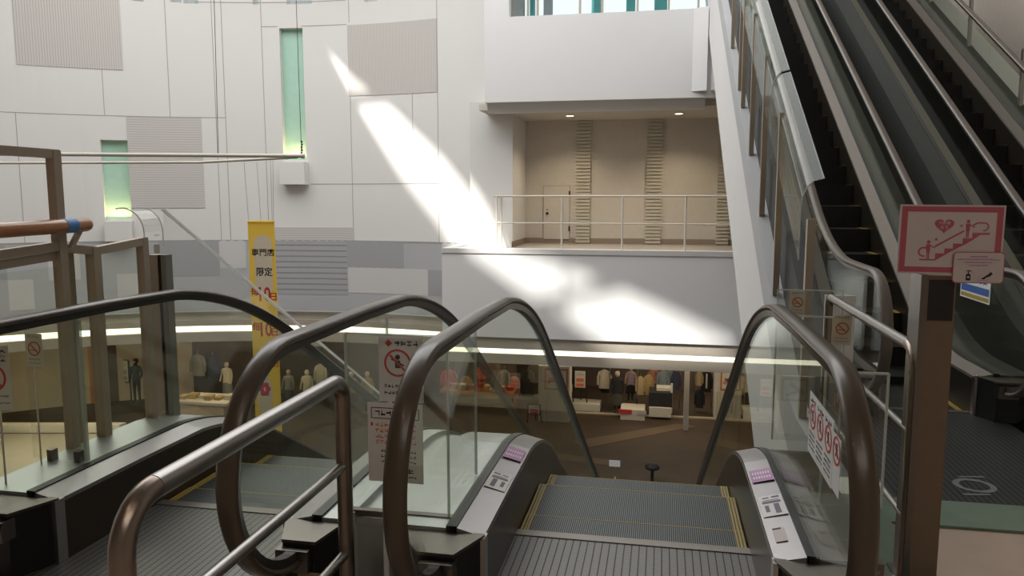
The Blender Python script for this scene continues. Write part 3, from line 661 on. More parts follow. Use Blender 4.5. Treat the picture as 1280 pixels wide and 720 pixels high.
P = [U([(200, 515), (345, 515), (345, 527), (200, 527)]), U([(345, 460), (425, 460), (425, 478), (345, 527)]), U([(425, 415), (500, 415), (500, 432), (425, 478)]), U([(500, 368), (580, 368), (580, 388), (500, 432)]), U([(583, 318), (665, 318), (665, 338), (583, 388)]), U([(665, 268), (820, 268), (820, 282), (735, 285), (665, 338)])]
P.append(bar(*u(335, 400), *u(590, 252), .006))
def figure(cx_, top, bot):
    h = bot-top; return [[u(cx_+16*math.cos(t), top+16+16*math.sin(t)) for t in [-2*math.pi*i/14 for i in range(14)]], U([(cx_-22, top+36), (cx_+18, top+36), (cx_+16, top+h*.62), (cx_-16, top+h*.62)]), U([(cx_-14, top+h*.6), (cx_-2, top+h*.6), (cx_-4, bot), (cx_-12, bot)]), U([(cx_+1, top+h*.6), (cx_+13, top+h*.6), (cx_+10, bot), (cx_+2, bot)]), bar(*u(cx_+12, top+45), *u(cx_+60, top+70), .0035)]
P += figure(278, 343, 518)+figure(622, 150, 312)
P += [U([(325, 348), (343, 315), (362, 350), (343, 340)]), U([(538, 198), (578, 198), (558, 225), (556, 205)])]
a = u(235, 450); P += [[(x, y) for x, y in q] for q in ring(a[0], a[1], .0125, .018, 14, 90, 290)]; P.append(bar(*u(232, 412), *u(260, 412), .0055)); P.append(bar(*u(228, 490), *u(232, 490), .005))
a = u(765, 212); P += ring(a[0], a[1], .0115, .016, 14, -100, 90); P.append(bar(*u(700, 178), *u(765, 178), .0048)); P.append(bar(*u(665, 200), *u(702, 180), .0048))
S.poly('pictogram', P, M_pink, 1)
ln = thing('sanitizer_label', 'small round cornered label with sanitizer bottle and cloth, taped on the pink sign corner', 'label', (1.03, PY-.034, 1.165))
S2 = Sheet((1.03, PY-.036, 1.163), (1, 0, 0), (0, 0, 1), ln); lw, lh = .168, .112
S2.poly('backing', [rrect(0, 0, lw, lh, .014)], M_pink, 0); S2.poly('face', [rrect(.003, .003, lw-.003, lh-.003, .012)], M_pinkbg, 1)
for i, (a, c) in enumerate(((.055, .113), (.014, .154), (.038, .13), (.052, .116))): S2.poly('print_row', glyphs(a, c, .096-.0105*i, .0062), M_purple, 2)
S2.poly('sanitizer_bottle', [[(.045, .010), (.060, .010), (.060, .030), (.056, .034), (.049, .034), (.045, .030)], [(.051, .034), (.054, .034), (.054, .043), (.051, .043)], [(.046, .043), (.062, .043), (.062, .046), (.046, .046)]], M_ink, 2)
S2.poly('bottle_label', [disc(.0525, .022, .004)], M_pinkbg, 3)
S2.poly('cloth_hand', [[(.094, .016), (.108, .026), (.118, .034), (.125, .042), (.132, .034), (.124, .026), (.114, .022), (.104, .014)]], M_ink, 2)
S2.poly('outline', [bar(.085, .011, .118, .011, .001), bar(.085, .011, .087, .022, .001), bar(.118, .011, .12, .018, .001), bar(.062, .044, .07, .036, .001)], M_purple, 2)
# ================================================================== PARTITIONS, NOTICES
def partition(label, x0, x1, y, z0_, z1_, side=None):
    t = thing('acrylic_partition', label, 'partition', ((x0+x1)/2, y, z0_))
    B(x0, x1, y-.003, y+.003, z0_, z1_).build('acrylic_sheet', M_acr, t)
    MB().box(x0-.004, x0+.004, y-.005, y+.005, z0_, z1_).box(x1-.004, x1+.004, y-.005, y+.005, z0_, z1_).box(x0, x1, y-.004, y+.004, z1_-.005, z1_+.003).build('sheet_edge', M_acre, t)
    return t
t = partition('clear acrylic partition closing the gap between the two descending escalators', -1.15, -.755, 2.66, .27, .965)
B(-1.15, -1.144, 2.66, 3.1, .285, .955).build('side_sheet', M_acr, t); B(-.76, -.754, 2.66, 3.1, .285, .955).build('side_sheet', M_acr, t)
MB().box(-1.153, -1.143, 3.095, 3.105, .285, .955).box(-.762, -.752, 3.095, 3.105, .285, .955).build('sheet_edge', M_acre, t)
B(-1.17, -.74, 2.645, 2.675, .262, .285).build('bottom_channel', M_steeld, t)
partition('clear acrylic partition with a thick edge beside the centre escalator right handrail', .62, .84, 3.0, .30, .82)
pa = partition('clear acrylic partition beyond the right tube railing, carrying a no smoking plate', .60, .93, 4.12, .2, .86)
pb = partition('clear acrylic partition farthest along the right tube railing', .72, 1.10, 4.95, .2, .90)
def nosmoke(label, X, Y, z, wd=.092, ht=.155, ry=0):
    t = thing('no_smoking_plate', label, 'notice', (X, Y, z), 'no smoking plates'); r = (math.cos(ry), math.sin(ry), 0)
    s = Sheet((X, Y, z), r, (0, 0, 1), t); s.poly('plate', [rrect(0, 0, wd, ht, .006)], M_cream, -2, .002)
    s.poly('heading', glyphs(.012, wd-.012, ht-.014, .011, 5), mat('olive_print', (.3, .26, .08), .6), 1)
    cx_, cy_ = wd*.52, ht*.55; s.poly('prohibition_ring', ring(cx_, cy_, .026, .032)+[bar(cx_-.02, cy_+.02, cx_+.02, cy_-.02, .006)], mat('rust_print', (.42, .13, .06), .6), 2)
    s.poly('cigarette', [bar(cx_-.022, cy_-.006, cx_+.014, cy_-.008, .008)], M_orange, 1)
    s.poly('small_print', glyphs(.012, wd-.012, .035, .009)+glyphs(.012, wd-.012, .018, .007), mat('grey_text', (.25, .22, .18), .6), 1); return t
nosmoke('cream no smoking plate hung under the right tube railing, the nearer of two', .868, 4.10, .72)
nosmoke('cream no smoking plate on the farthest partition of the right railing', .945-.155, 4.94, .74)
nosmoke('cream no smoking plate on a thin rod behind the left glass balustrade', -2.735, 2.86, .725, .085, .15)
# prohibition notices on right glass of the centre escalator (on the outer face of that glass)
gx = .512
nt_ = thing('prohibition_notice', 'tall white notice with four red prohibition rings on the centre escalator right glass', 'notice', (gx, 2.6, .5))
S = Sheet((gx, 2.70, .595), (0, -1, 0), (0, 0, 1), nt_); S.r *= 1.3; S.u *= .74; 
S.poly('sheet', [[(0, .02), (.285, .02), (.285, .30), (0, .30)], [(.288, .03), (.36, .03), (.36, .26), (.288, .26)]], M_paper, 0)
for i in range(4):
    cx_ = .05+.093*i if i < 3 else .324
    S.poly('prohibition_ring', ring(cx_, .2, .030, .036, 24, ey=1.6)+[bar(cx_-.024, .224, cx_+.024, .176, .006)], M_red, 2)
    S.poly('pictogram', [disc(cx_, .222, .008), bar(cx_, .212, cx_, .19, .014), bar(cx_-.003, .19, cx_-.01, .175, .006), bar(cx_+.003, .19, cx_+.01, .175, .006)], M_ink, 1)
    if i < 3: S.poly('heading', glyphs(cx_-.035, cx_+.035, .268, .022, 3), M_ink, 1)
    if i < 3: S.poly('small_print', [g_ for r in range(4) for g_ in glyphs(cx_-.036, cx_+.036, .12-.022*r, .010)], M_ink, 1)
# notices behind the acrylic box between the down escalators
n1 = thing('upper_notice', 'white notice with red diamond and prohibition ring behind the centre escalator left handrail', 'notice', (-1.02, 2.70, .72))
S = Sheet((-1.035, 2.70, .70), (1, 0, 0), (0, 0, 1), n1); S.rect('sheet', 0, 0, .175, .255, M_paper)
S.poly('diamond', [[(.025, .225), (.04, .24), (.055, .225), (.04, .21)]], M_red, 1); S.poly('heading', glyphs(.065, .16, .225, .022, 4), M_ink, 1)
S.poly('prohibition_ring', ring(.075, .15, .045, .053)+[bar(.045, .18, .105, .12, .008)], M_red, 2); S.poly('pictogram', [disc(.075, .172, .010), bar(.075, .16, .075, .13, .02), bar(.05, .165, .1, .14, .006)], M_ink, 1)
S.poly('small_print', glyphs(.02, .155, .06, .014)+glyphs(.02, .155, .035, .014), M_ink, 1)
n2 = thing('lower_notice', 'large white notice with boxed heading and red text low on the acrylic box', 'notice', (-1.06, 2.645, .41))
S = Sheet((-1.062, 2.645, .405), (1, 0, 0), (0, 0, 1), n2); S.rect('sheet', 0, 0, .215, .305, M_paper)
S.poly('heading_box', [bar(.015, .285, .2, .285, .003), bar(.015, .245, .2, .245, .003), bar(.015, .245, .015, .285, .003), bar(.2, .245, .2, .285, .003)]+glyphs(.03, .185, .265, .022, 7), M_ink, 1)
S.poly('red_text', [g_ for r in range(4) for g_ in glyphs(.03, .19, .22-.022*r, .016)], M_orange, 1); S.poly('red_mark', [[(.012, .215), (.02, .215), (.02, .228), (.012, .228)]], M_red, 1)
S.poly('black_text', [g_ for r in range(3) for g_ in glyphs(.05, .19, .12-.02*r, .012)]+glyphs(.1, .18, .045, .022, 3)+glyphs(.06, .19, .022, .01), M_ink, 1)
# warning sticker on newel base of left escalator
ws = thing('warning_sticker', 'small yellowish warning sticker on the black newel base beside the near tube railing', 'sticker', (-1.22, 2.392, .1))
S = Sheet((-1.235, 2.389, .055), (1, 0, 0), (0, 0, 1), ws); S.rect('backing', 0, 0, .085, .1, mat('aged_yellow', (.30, .24, .13), .6)); S.poly('pictogram', [disc(.03, .06, .010), disc(.05, .065, .010), bar(.02, .045, .065, .045, .02), bar(.03, .045, .026, .02, .008), bar(.055, .045, .06, .02, .008)], M_ink, 1)
# ================================================================== LEFT GUARD FENCE
FX = -2.74
fe = thing('bronze_glass_fence', 'bronze framed glass fence with stepped top rails at the left edge', 'fence', (FX, 3.2, .27))
def post(y, z1_, wx=.045, wy=.045, x=FX, z0_=.24, m=M_bronze): return B(x-wx/2, x+wx/2, y-wy/2, y+wy/2, z0_, z1_).build('post', m, fe)
post(3.10, 1.68); post(3.30, 1.22, .05, .05, FX+.01); post(3.19, 1.22, .028, .028, FX-.03); post(3.68, 1.25)
def beam(a, c, w_=.04, h=.04, name='top_rail', m=M_bronze):
    A, D = Vector(a), Vector(c); d = (D-A); sd = Vector((-d.y, d.x, 0)).normalized()*w_/2; up = Vector((0, 0, h/2))
    b = MB(); b.prism([A-sd-up, A+sd-up, A+sd+up, A-sd+up], d); return b.build(name, m, fe)
beam((FX, 2.2, 1.665), (FX, 3.12, 1.665)); beam((FX, 2.2, 1.20), (FX, 3.10, 1.245)); beam((FX-.02, 2.2, 1.155), (FX-.02, 3.10, 1.20))
beam((FX, 3.10, 1.235), (FX+.01, 3.32, 1.205)); beam((FX+.01, 3.30, 1.205), (FX, 3.70, 1.235))
B(FX-.004, FX+.004, 2.3, 3.08, .27, 1.15).build('glass_panel', M_glass, fe); B(FX-.004, FX+.004, 3.32, 3.66, .27, 1.2).build('glass_panel', M_glass, fe); B(FX-.004, FX+.004, 3.12, 3.28, .27, 1.2).build('glass_panel', M_glass, fe)
beam((FX, 2.3, .275), (FX, 3.68, .255), .03, .02, 'bottom_rail')
# wooden rail
wr = thing('wooden_rail', 'round wooden rail end with blue tape, jutting in at the far left', 'handrail', (-2.76, 2.8, 1.33))
MB().tube([(-2.70, 1.6, 1.315), (-2.69, 2.6, 1.33), (-2.675, 3.20, 1.34), (-2.675, 3.215, 1.34), (-2.675, 3.222, 1.34)], [.033, .033, .033, .027, .01], 20).build('rail', M_wood, wr)
MB().tube([(-2.678, 3.06, 1.337), (-2.676, 3.125, 1.339)], .0342, 20).build('blue_tape', M_blue, wr)
b = MB(); b.prism([(-2.70, 3.10, 1.235), (-2.70, 3.125, 1.235), (-2.70, 3.19, 1.315), (-2.70, 3.16, 1.315)], (.02, 0, 0)); b.build('bracket', M_bronze, wr)
# chrome post with bent acrylic hood + inclined acrylic guard
gd = thing('inclined_acrylic_guard', 'clear inclined acrylic guard with curled hood and chrome post beside the left escalator', 'safety guard', (FX, 3.86, .25))
B(FX-.05, FX+.0, 3.80, 3.86, .2, 1.15).build('post', M_bronze, gd); B(FX+.004, FX+.02, 3.81, 3.85, .2, 1.15).build('post_channel', M_black, gd); B(FX+.02, FX+.05, 3.80, 3.86, .2, 1.15).build('post', mat('grey_green_post', (.24, .24, .21), .4, .3), gd)
sec = [(FX+.0, .27), (FX, 1.20)]+[(FX-.13+.13*math.cos(R_(a)), 1.28+.13*math.sin(R_(a))) for a in (0, 15, 30, 45, 60, 75, 90, 105)]
b = MB()
for p, q in zip(sec, sec[1:]): b.prism([(p[0], 3.70, p[1]), (p[0], 3.86, p[1]), (q[0], 3.86, q[1]), (q[0], 3.70, q[1])], (.0, 0, .004))
o = b.build('curled_hood', M_acr, gd)
MB().tube([(x, 3.70, z) for x, z in sec[1:]], .004, 6).tube([(x, 3.86, z) for x, z in sec[1:]], .004, 6).build('hood_edge', M_frost, gd)
Sg = Sheet((FX+.01, 3.76, 1.16), (0, 1, 0), (0, 0, 1), gd); Sg.poly('label', [[(0, 0), (.05, 0), (.05, .05), (0, .05)]]+glyphs(.01, .05, .1, .012), M_offw, 1)
zt_ = lambda y: 1.405-TAN*(y-3.86)
ye_ = 11.5
b = MB(); b.prism([(FX, 3.87, .25), (FX, 4.1, .2), (FX, ye_, zt_(ye_)-1.2+.15), (FX, ye_, zt_(ye_)), (FX, 3.87, zt_(3.87))], (.005, 0, 0)); b.build('acrylic_sheet', M_acr, gd)
MB().tube([(FX+.002, 3.87, zt_(3.87)), (FX+.002, ye_, zt_(ye_))], .011, 8).build('top_edge', M_frost, gd)
# small acrylic stand with notice at far left
nd = thing('acrylic_panel_stand', 'low clear acrylic panel held by clamps on the left escalator outer deck', 'partition', (-2.62, 2.95, .28))
B(-2.80, -2.52, 2.925, 2.931, .285, .93).build('acrylic_sheet', M_acr, nd); MB().box(-2.528, -2.512, 2.92, 2.936, .285, .93).build('sheet_edge', M_acre, nd)
for x in (-2.70, -2.56): B(x-.014, x+.014, 2.91, 2.945, .28, .33).build('clamp', M_steeld, nd)

kd = thing('keep_off_notice', 'white notice with a black figure in a red ring at the left picture edge', 'notice', (-2.66, 2.6, .55))
S = Sheet((-2.79, 2.60, .60), (1, .12, 0), (0, 0, 1), kd); S.rect('sheet', 0, 0, .20, .27, M_paper); S.text('heading', '危険', .14, .225, .05, M_ink)
S.poly('prohibition_ring', ring(.125, .135, .048, .057)+[bar(.09, .17, .16, .10, .009)], M_red, 3); S.poly('pictogram', [disc(.125, .168, .011), bar(.125, .155, .125, .125, .02), bar(.115, .125, .10, .10, .007), bar(.135, .125, .145, .1, .007), bar(.1, .14, .15, .15, .007)], M_ink, 2)
S.poly('small_print', glyphs(.06, .19, .06, .010)+glyphs(.06, .19, .03, .008), M_ink, 1)
MB().tube([(-2.66, 2.63, .28), (-2.66, 2.63, .62)], .004, 6).build('rod', M_offw, kd)
MB().tube([(-2.70, 2.862, .28), (-2.70, 2.862, .74)], .0035, 6).build('rod', M_offw, bpy.data.objects['no_smoking_plate.002'])
# ================================================================== HANGING PIPES AND BANNER
def dep(x, y, d):    # point at viewing depth d
    r = ray(x, y); return Vector((r[0]*d, r[1]*d, r[2]*d+CAMZ))
D = 15.0
hp = thing('hanging_pipe', 'upper white hanging pipe with a capped end across the atrium', 'pipe', dep(378, 195, D), 'hanging pipes')
MB().tube([dep(-60, 192, D), dep(378, 195, D)], .038, 12).build('pipe', M_offw, hp); MB().tube([dep(377, 195, D), dep(381, 195, D)], .05, 12).build('end_cap', M_offw, hp)
for x, y in ((372, -60), (272, -60)): MB().tube([dep(x-(4 if x > 300 else 6), y, D), dep(x+(5 if x > 300 else 1), 194, D)], .006, 6).build('suspension_wire', M_ink, hp)
b = MB()
for k in range(5): b.tube([dep(377+.3*(k % 2), 176+3.5*k, D), dep(377+.3*(k % 2), 178.5+3.5*k, D)], .02, 6)
b.build('chain', M_ink, hp)
h2 = thing('hanging_pipe', 'lower thinner hanging pipe of the pair, holding the yellow banner', 'pipe', dep(330, 201, D+.3), 'hanging pipes')
MB().tube([dep(-60, 204, D+.9), dep(250, 203, D+.5), dep(372, 196.5, D+.05)], .027, 12).build('pipe', M_offw, h2)
bn = thing('hanging_banner', 'long yellow sale banner hanging on strings from the white pipe', 'banner', dep(327, 277, D+.2))
A = dep(309.5, 277, D+.2); A2 = dep(343, 279, D+.2); bw = (A2-A).length; rr_ = Vector((A2.x-A.x, A2.y-A.y, 0)).normalized()
S = Sheet(A+Vector((0, 0, -4.45)), rr_, (0, 0, 1), bn); k_ = 4.45/286.
S.rect('banner_cloth', 0, 0, bw, 4.45, M_yel2, -6, .004)
S.poly('white_patch', [rrect(bw*.2, 4.45-93*k_, bw*.86, 4.45-18*k_, .12)], M_bpaper, 1)
hz = 4.45
S.text('banner_text', '専門店', bw*.53, hz-40*k_, .155, M_ink, 3, sx=1.0); S.text('banner_text', '限定', bw*.55, hz-65*k_, .185, M_ink, 3, sx=.9)
for y_, s_ in ((94, .36), (140, .36), (182, .3)):
    S.text('banner_text', '毎', bw*.18, hz-(y_-4)*k_, s_*.5, M_red, 3); S.text('banner_text', '10', bw*.5, hz-y_*k_, s_*1.1, M_red, 3, sx=.72); S.text('banner_text', '日', bw*.86, hz-(y_+3)*k_, s_*.5, M_red, 3)
S.poly('oval_patch', [[(bw*.4+.16*math.cos(R_(a)), hz-226*k_+.45*math.sin(R_(a))) for a in range(0, 360, 15)]], M_bpaper, 1)
S.poly('flower', [disc(bw*.4+.07*math.cos(R_(a)), hz-218*k_+.10*math.sin(R_(a)), .055, 12) for a in range(0, 360, 60)]+[disc(bw*.4+.09*math.cos(R_(a)), hz-262*k_+.09*math.sin(R_(a)), .055, 12) for a in range(0, 360, 60)], mat('magenta_print', (.75, .10, .2), .6), 3)
MB().tube([A+Vector((0, 0, .0)), A+rr_*bw], .022, 8).build('top_batten', M_yel2, bn)
for f_, x in ((.04, 305), (.5, 321), (.92, 338), (.97, 341)): MB().tube([A+rr_*bw*f_, dep(x, 203 if x < 330 else 200, D+.4)], .005, 5).build('string', M_gray, bn)
# balcony rail and downlights
br = thing('balcony_railing', 'thin pale metal railing along the white balcony edge', 'railing', (-1.1, 21.85, -.06))
RY = 21.85
for i, x in enumerate((-4.55, -2.78, -1.07, .66, 2.4, 4.1)): MB().tube([(x, RY, -.06), (x, RY, 1.49)], .028, 10).build('post', M_offw, br)
MB().tube([(-4.68, RY, -.06), (-4.68, RY, 1.49)], .028, 10).build('post', M_offw, br)
for z, r in ((1.49, .028), (.72, .02)):
    MB().tube([(-4.75, RY, z), (XR, RY, z)], r, 10).build('rail', M_offw, br); MB().tube([(-4.6, RY, z), (-4.85, 22.98, z)], r, 8).build('return_rail', M_offw, br)
for i, (x, l) in enumerate(((712.5, 'round ceiling downlight over the balcony hatch door'), (848.5, 'round ceiling downlight over the right part of the balcony'))):
    X, _ = aty(x, 145, 23.6); t = thing('downlight', l, 'ceiling lamp', (X, 23.6, 3.93), 'balcony downlights')
    MB().lathe([(.15, 0), (.15, -.03), (.11, -.03)], (X, 23.6, 3.93), 24).build('trim_ring', M_offw, t); MB().lathe([(.11, 0), (.11, -.035), (.01, -.036)], (X, 23.6, 3.93), 24).build('lamp_lens', mat('lamp_glow', (1, .9, .7), .5, emit=(1, .87, .6), es=4), t)
    light('downlight_beam', 'SPOT', (X, 23.6, 3.88), (0, 0, 0), 260, (1, .82, .58), spot_size=R_(130), spot_blend=.8, shadow_soft_size=.1)
# hall downlights reflected in the near railing
for i, (x, y) in enumerate(((-1.5, -.6), (-.7, -2.0), (1.8, -.5))):
    t = thing('hall_downlight', ['warm downlight in the hall ceiling above the left escalator landing', 'warm downlight in the hall ceiling furthest behind the viewer', 'warm downlight in the hall ceiling above the beige floor tiles'][i], 'ceiling lamp', (x, y, 4.9), 'hall downlights')
    MB().lathe([(.12, 0), (.12, -.02), (.09, -.02)], (x, y, 4.9), 20).build('trim_ring', M_offw, t); MB().lathe([(.09, 0), (.09, -.022), (.01, -.024)], (x, y, 4.9), 20).build('lamp_lens', mat('warm_lamp_glow', (1, .8, .6), .5, emit=(1, .75, .5), es=25), t)
    light('hall_beam', 'SPOT', (x, y, 4.85), (0, 0, 0), 22, (1, .8, .6), spot_size=R_(120), spot_blend=.7, shadow_soft_size=.09)
# white information board beyond the right railing, and green/white stickers on e3 glass
ib = tag(B(1.02, 1.20, 5.05, 5.07, .30, .86).build('white_notice_board', M_paper), 'white notice board standing beyond the right tube railing', 'notice board')
st_ = thing('caution_sticker', 'white sticker with blue and yellow bands under the pink sign, on the ascending escalator glass', 'sticker', (2.2, 6, .9))
S = Sheet((2.215, 6.25, .735), (0, -1, 0), (0, 0, 1), st_); S.r *= 1.6; S.u *= .68; S.rect('sheet', 0, 0, .33, .25, M_paper, 0); S.rect('blue_band', .01, .075, .32, .15, M_bluep, 1); S.rect('yellow_band', .01, .015, .32, .055, M_yellow, 1); S.poly('small_print', glyphs(.03, .3, .2, .04), M_bluep, 1)
tag(B(2.13, 2.22, 5.62, 5.64, .262, .264).build('white_deck_label', M_paper), 'small white label on the dark newel cap of the ascending escalator', 'label').location = (0, 0, 0)
# ================================================================== LOWER FLOOR SHOPS
Z1 = -6.9
def fl(x, y): p = atz(x, y, Z1); return Vector((p[0], p[1], Z1))
def top_at(x, y, P):   # z of a pixel row at the depth of P
    r = ray(x, y); t = math.hypot(P.x, P.y)/math.hypot(r[0], r[1]); return r[2]*t+CAMZ
def pxm(P): return math.hypot(P.x, P.y)/FPX
def coat(label, P, ztop, wd, ln, m, mi=None, grp='clothes hanging in the lower shops'):
    t = thing('hanging_coat', label, 'clothing', (P.x, P.y, ztop), grp); c = (P.x, P.y, ztop)
    b = MB(); b.lathe([(wd*.48, -ln), (wd*.46, -ln*.7), (wd*.40, -ln*.4), (wd*.42, -ln*.12), (wd*.34, -.05), (wd*.12, 0)], c, 14, 1, .45).build('coat_body', m, t)
    for s in (-1, 1): MB().tube([(P.x+s*wd*.36, P.y, ztop-.1), (P.x+s*wd*.52, P.y-.02, ztop-ln*.4), (P.x+s*wd*.55, P.y-.05, ztop-ln*.82)], [wd*.13, wd*.12, wd*.09], 9).build('sleeve', m, t)
    if mi: B(P.x-wd*.08, P.x+wd*.08, P.y-wd*.25, P.y-wd*.2, ztop-ln*.8, ztop-.08).build('lining', mi, t)
    MB().tube([(P.x, P.y, ztop), (P.x, P.y, ztop+.1), (P.x+.04, P.y, ztop+.14)], .01, 6).build('hanger_hook', M_steel, t); return t
def mannequin(label, P, h, mt, mb, scale=1, coatm=None):
    t = thing('dressed_mannequin', label, 'mannequin', P, 'mannequins in the lower shops'); c = tuple(P); k = h/1.7
    MB().lathe([(.03, 1.50), (.085, 1.55), (.10, 1.62), (.09, 1.70), (.03, 1.75)][0:], (c[0], c[1], c[2]+0), 14).build('head', mat('mannequin_shell', (.6, .5, .4), .5), t) if k == 1 else MB().lathe([(.03*k, 1.47*k), (.085*k, 1.52*k), (.10*k, 1.6*k), (.08*k, 1.68*k), (.02*k, 1.71*k)], c, 14).build('head', mat('mannequin_shell', (.6, .5, .4), .5), t)
    MB().lathe([(.20*k, .75*k), (.19*k, .95*k), (.17*k, 1.1*k), (.22*k, 1.32*k), (.19*k, 1.42*k), (.06*k, 1.47*k)], c, 16, 1, .62).build('top_garment', mt, t)
    MB().lathe([(.24*k, .35*k), (.22*k, .6*k), (.19*k, .8*k), (.16*k, .95*k)], c, 16, 1, .65).build('bottom_garment', mb, t)
    for s in (-1, 1):
        MB().tube([(c[0]+s*.08*k, c[1], c[2]+.5*k), (c[0]+s*.09*k, c[1], c[2]+.08*k), (c[0]+s*.09*k, c[1]-.08*k, c[2]+.03*k)], [.07*k, .045*k, .035*k], 8).build('leg', mb, t)
        MB().tube([(c[0]+s*.19*k, c[1], c[2]+1.38*k), (c[0]+s*.26*k, c[1]-.03, c[2]+1.1*k), (c[0]+s*.27*k, c[1]-.12*k, c[2]+.85*k)], [.06*k, .05*k, .035*k], 8).build('sleeve', coatm or mt, t)
    MB().lathe([(.2*k, 0), (.2*k, .02)], c, 20).build('stand_base', M_steel, t); return t
cm = lambda n, c: mat(n, c, .85, noise=(14, .2))
Mk = cm('black_cloth', (.02, .02, .022)); Mc = cm('cream_cloth', (.62, .55, .42)); Mo = cm('ochre_cloth', (.45, .33, .14)); Mtan = cm('tan_cloth', (.5, .38, .22)); Mdn = cm('denim_cloth', (.22, .27, .30)); Mpk = cm('pink_cloth', (.55, .25, .2)); Mlv = cm('lavender_cloth', (.40, .29, .38)); Mrd = cm('red_cloth', (.5, .06, .04)); Mnv = cm('navy_cloth', (.05, .06, .1)); Mgr = cm('grey_cloth', (.25, .24, .22)); Mdg = cm('dark_olive_cloth', (.07, .065, .05))
def shop_easel(label, P, px_h, px_w, m1=M_orange):
    s = pxm(P); t = thing('easel_sign', label, 'sign', P, 'easel signs in the lower shops'); hh = px_h*s; ww = px_w*s
    for sx in (-1, 1): MB().tube([(P.x+sx*ww*.55, P.y-.05, P.z), (P.x+sx*ww*.42, P.y, P.z+hh)], .025, 6).build('leg', M_ink, t)
    MB().tube([(P.x, P.y+.35, P.z), (P.x, P.y+.02, P.z+hh*.8)], .025, 6).build('leg', M_ink, t)
    S = Sheet((P.x-ww/2, P.y-.07, P.z+hh*.45), (1, 0, 0), (0, 0, 1), t); H = hh*.58; S.rect('board', 0, 0, ww, H, M_ink, -8, .01); S.rect('poster', .04, .04, ww-.04, H-.04, M_offw, 8, .002)
    S.poly('poster_bands', [[(.1, H*.12), (ww-.1, H*.12), (ww-.1, H*.28), (.1, H*.28)], [(.1, H*.36), (ww-.1, H*.36), (ww-.1, H*.55), (.1, H*.55)]], m1, 14, .002); S.poly('poster_print', glyphs(.1, ww-.1, H*.75, .1, 4), M_gray, 14, .002); return t
def counter(label, x0, x1, ytop, ybot, yp):
    P = fl((x0+x1)/2, ybot); s = pxm(P); wd = (x1-x0)*s; ht = (ybot-ytop)*s*1.02; t = thing('slatted_booth', label, 'booth', P)
    B(P.x-wd/2, P.x+wd/2, P.y, P.y+.8, Z1, Z1+ht).build('cabinet', M_offw, t)
    b = MB(); n = 9
    for i in range(n): x = P.x-wd/2+wd*(i+.5)/n; b.box(x-.03, x+.03, P.y-.04, P.y, Z1+.05, Z1+ht*.55)
    b.build('slats', M_cream, t)
    S = Sheet((P.x-wd*.3, P.y-.03, Z1+ht*.58), (1, 0, 0), (0, 0, 1), t); S.rect('poster_frame', 0, 0, wd*.75, ht*.38, M_wood, 0, .01); S.rect('poster', .06, .06, wd*.75-.06, ht*.38-.06, M_offw, 16, .003)
    S.poly('poster_art', [bar(.12, .25, wd*.5, ht*.3, .12), bar(.15, .45, wd*.6, .2, .1)], Mpk, 22, .002); return t
counter('slatted cream booth with a brown framed poster, left of the centre shop', 672, 712, 456, 527, 470)
counter('slatted cream booth with a red banded poster, right of the white pillar', 893, 925, 462, 524, 470)
pl_ = fl(857, 537); o = B(pl_.x-.09, pl_.x+.09, pl_.y-.09, pl_.y+.09, Z1, -3.42).build('shop_pillar', M_offw); tag(o, 'slim white square pillar standing at the clothes shop front', 'pillar')
# pale threshold line of the shops
a0, a1 = fl(716, 517), fl(1060, 532); dd = (a1-a0); b = MB(); nn = Vector((-dd.y, dd.x, 0)).normalized()*.18
b.prism([a0, a1, a1+nn, a0+nn], (0, 0, .05)); struct(b.build('trim_18', mat('threshold', (.5, .42, .32), .5)))
easel_P = fl(725, 511); shop_easel('easel sign with orange bands on a low plinth in the centre shop', easel_P+Vector((0, 0, .25)), 42, 16)
o = MB().obox(easel_P+Vector((.2, .1, 0)), 1.2, .8, .28).build('display_plinth', M_offw); tag(o, 'low white plinth under the easel sign in the centre shop', 'plinth', 'shop plinths')
def C_(label, x, yt, w_, l_, m, mi=None, yf=512):
    P = fl(x, yf); s = pxm(P); coat(label, P, top_at(x, yt, P), w_*s, l_*s, m, mi)
C_('cream coat hanging behind the easel sign', 755, 462, 15, 24, Mc, None, 508)
C_('black short jacket hanging under the cream coat', 757, 481, 12, 10, Mk, None, 507)
P = fl(771, 516); mannequin('mannequin in a long black coat near the centre of the shop', P, 54*pxm(P), Mk, Mdg)
P = fl(788, 506)+Vector((0, 0, .2)); mannequin('child sized mannequin in a lavender top with tan sleeves on the red edged plinth', P, 43*pxm(P), Mlv, Mk, 1, Mtan)
C_('tan coat hanging just right of the lavender mannequin', 800, 470, 10, 24, Mtan); C_('ochre coat in the middle of the right rack', 810, 468, 11, 26, Mo); C_('pink coat at the back of the right rack', 816, 461, 12, 18, Mpk, None, 506)
C_('denim jacket left of the slim white pillar', 828, 463, 13, 24, Mdn); C_('second denim jacket overlapping the first by the pillar', 836, 463, 12, 24, Mdn, None, 509); C_('dark navy jacket closest to the slim white pillar', 844, 464, 10, 24, Mnv)
C_('black and white jacket beside the left slatted booth', 713, 458, 12, 22, Mk, M_offw, 510); C_('red scarf like coat at the top left of the shop', 703, 456, 12, 12, Mrd, None, 505)
P = fl(707, 512); mannequin('mannequin in cream clothes beside the left slatted booth', P, 48*pxm(P), Mc, Mc)
C_('orange brown jacket right of the slim white pillar', 873, 464, 8, 18, Mtan); C_('black patterned jacket right of the slim white pillar', 882, 464, 12, 26, Mk, M_offw); C_('dark trousers set hanging low right of the pillar', 874, 486, 10, 24, Mk, None, 514)
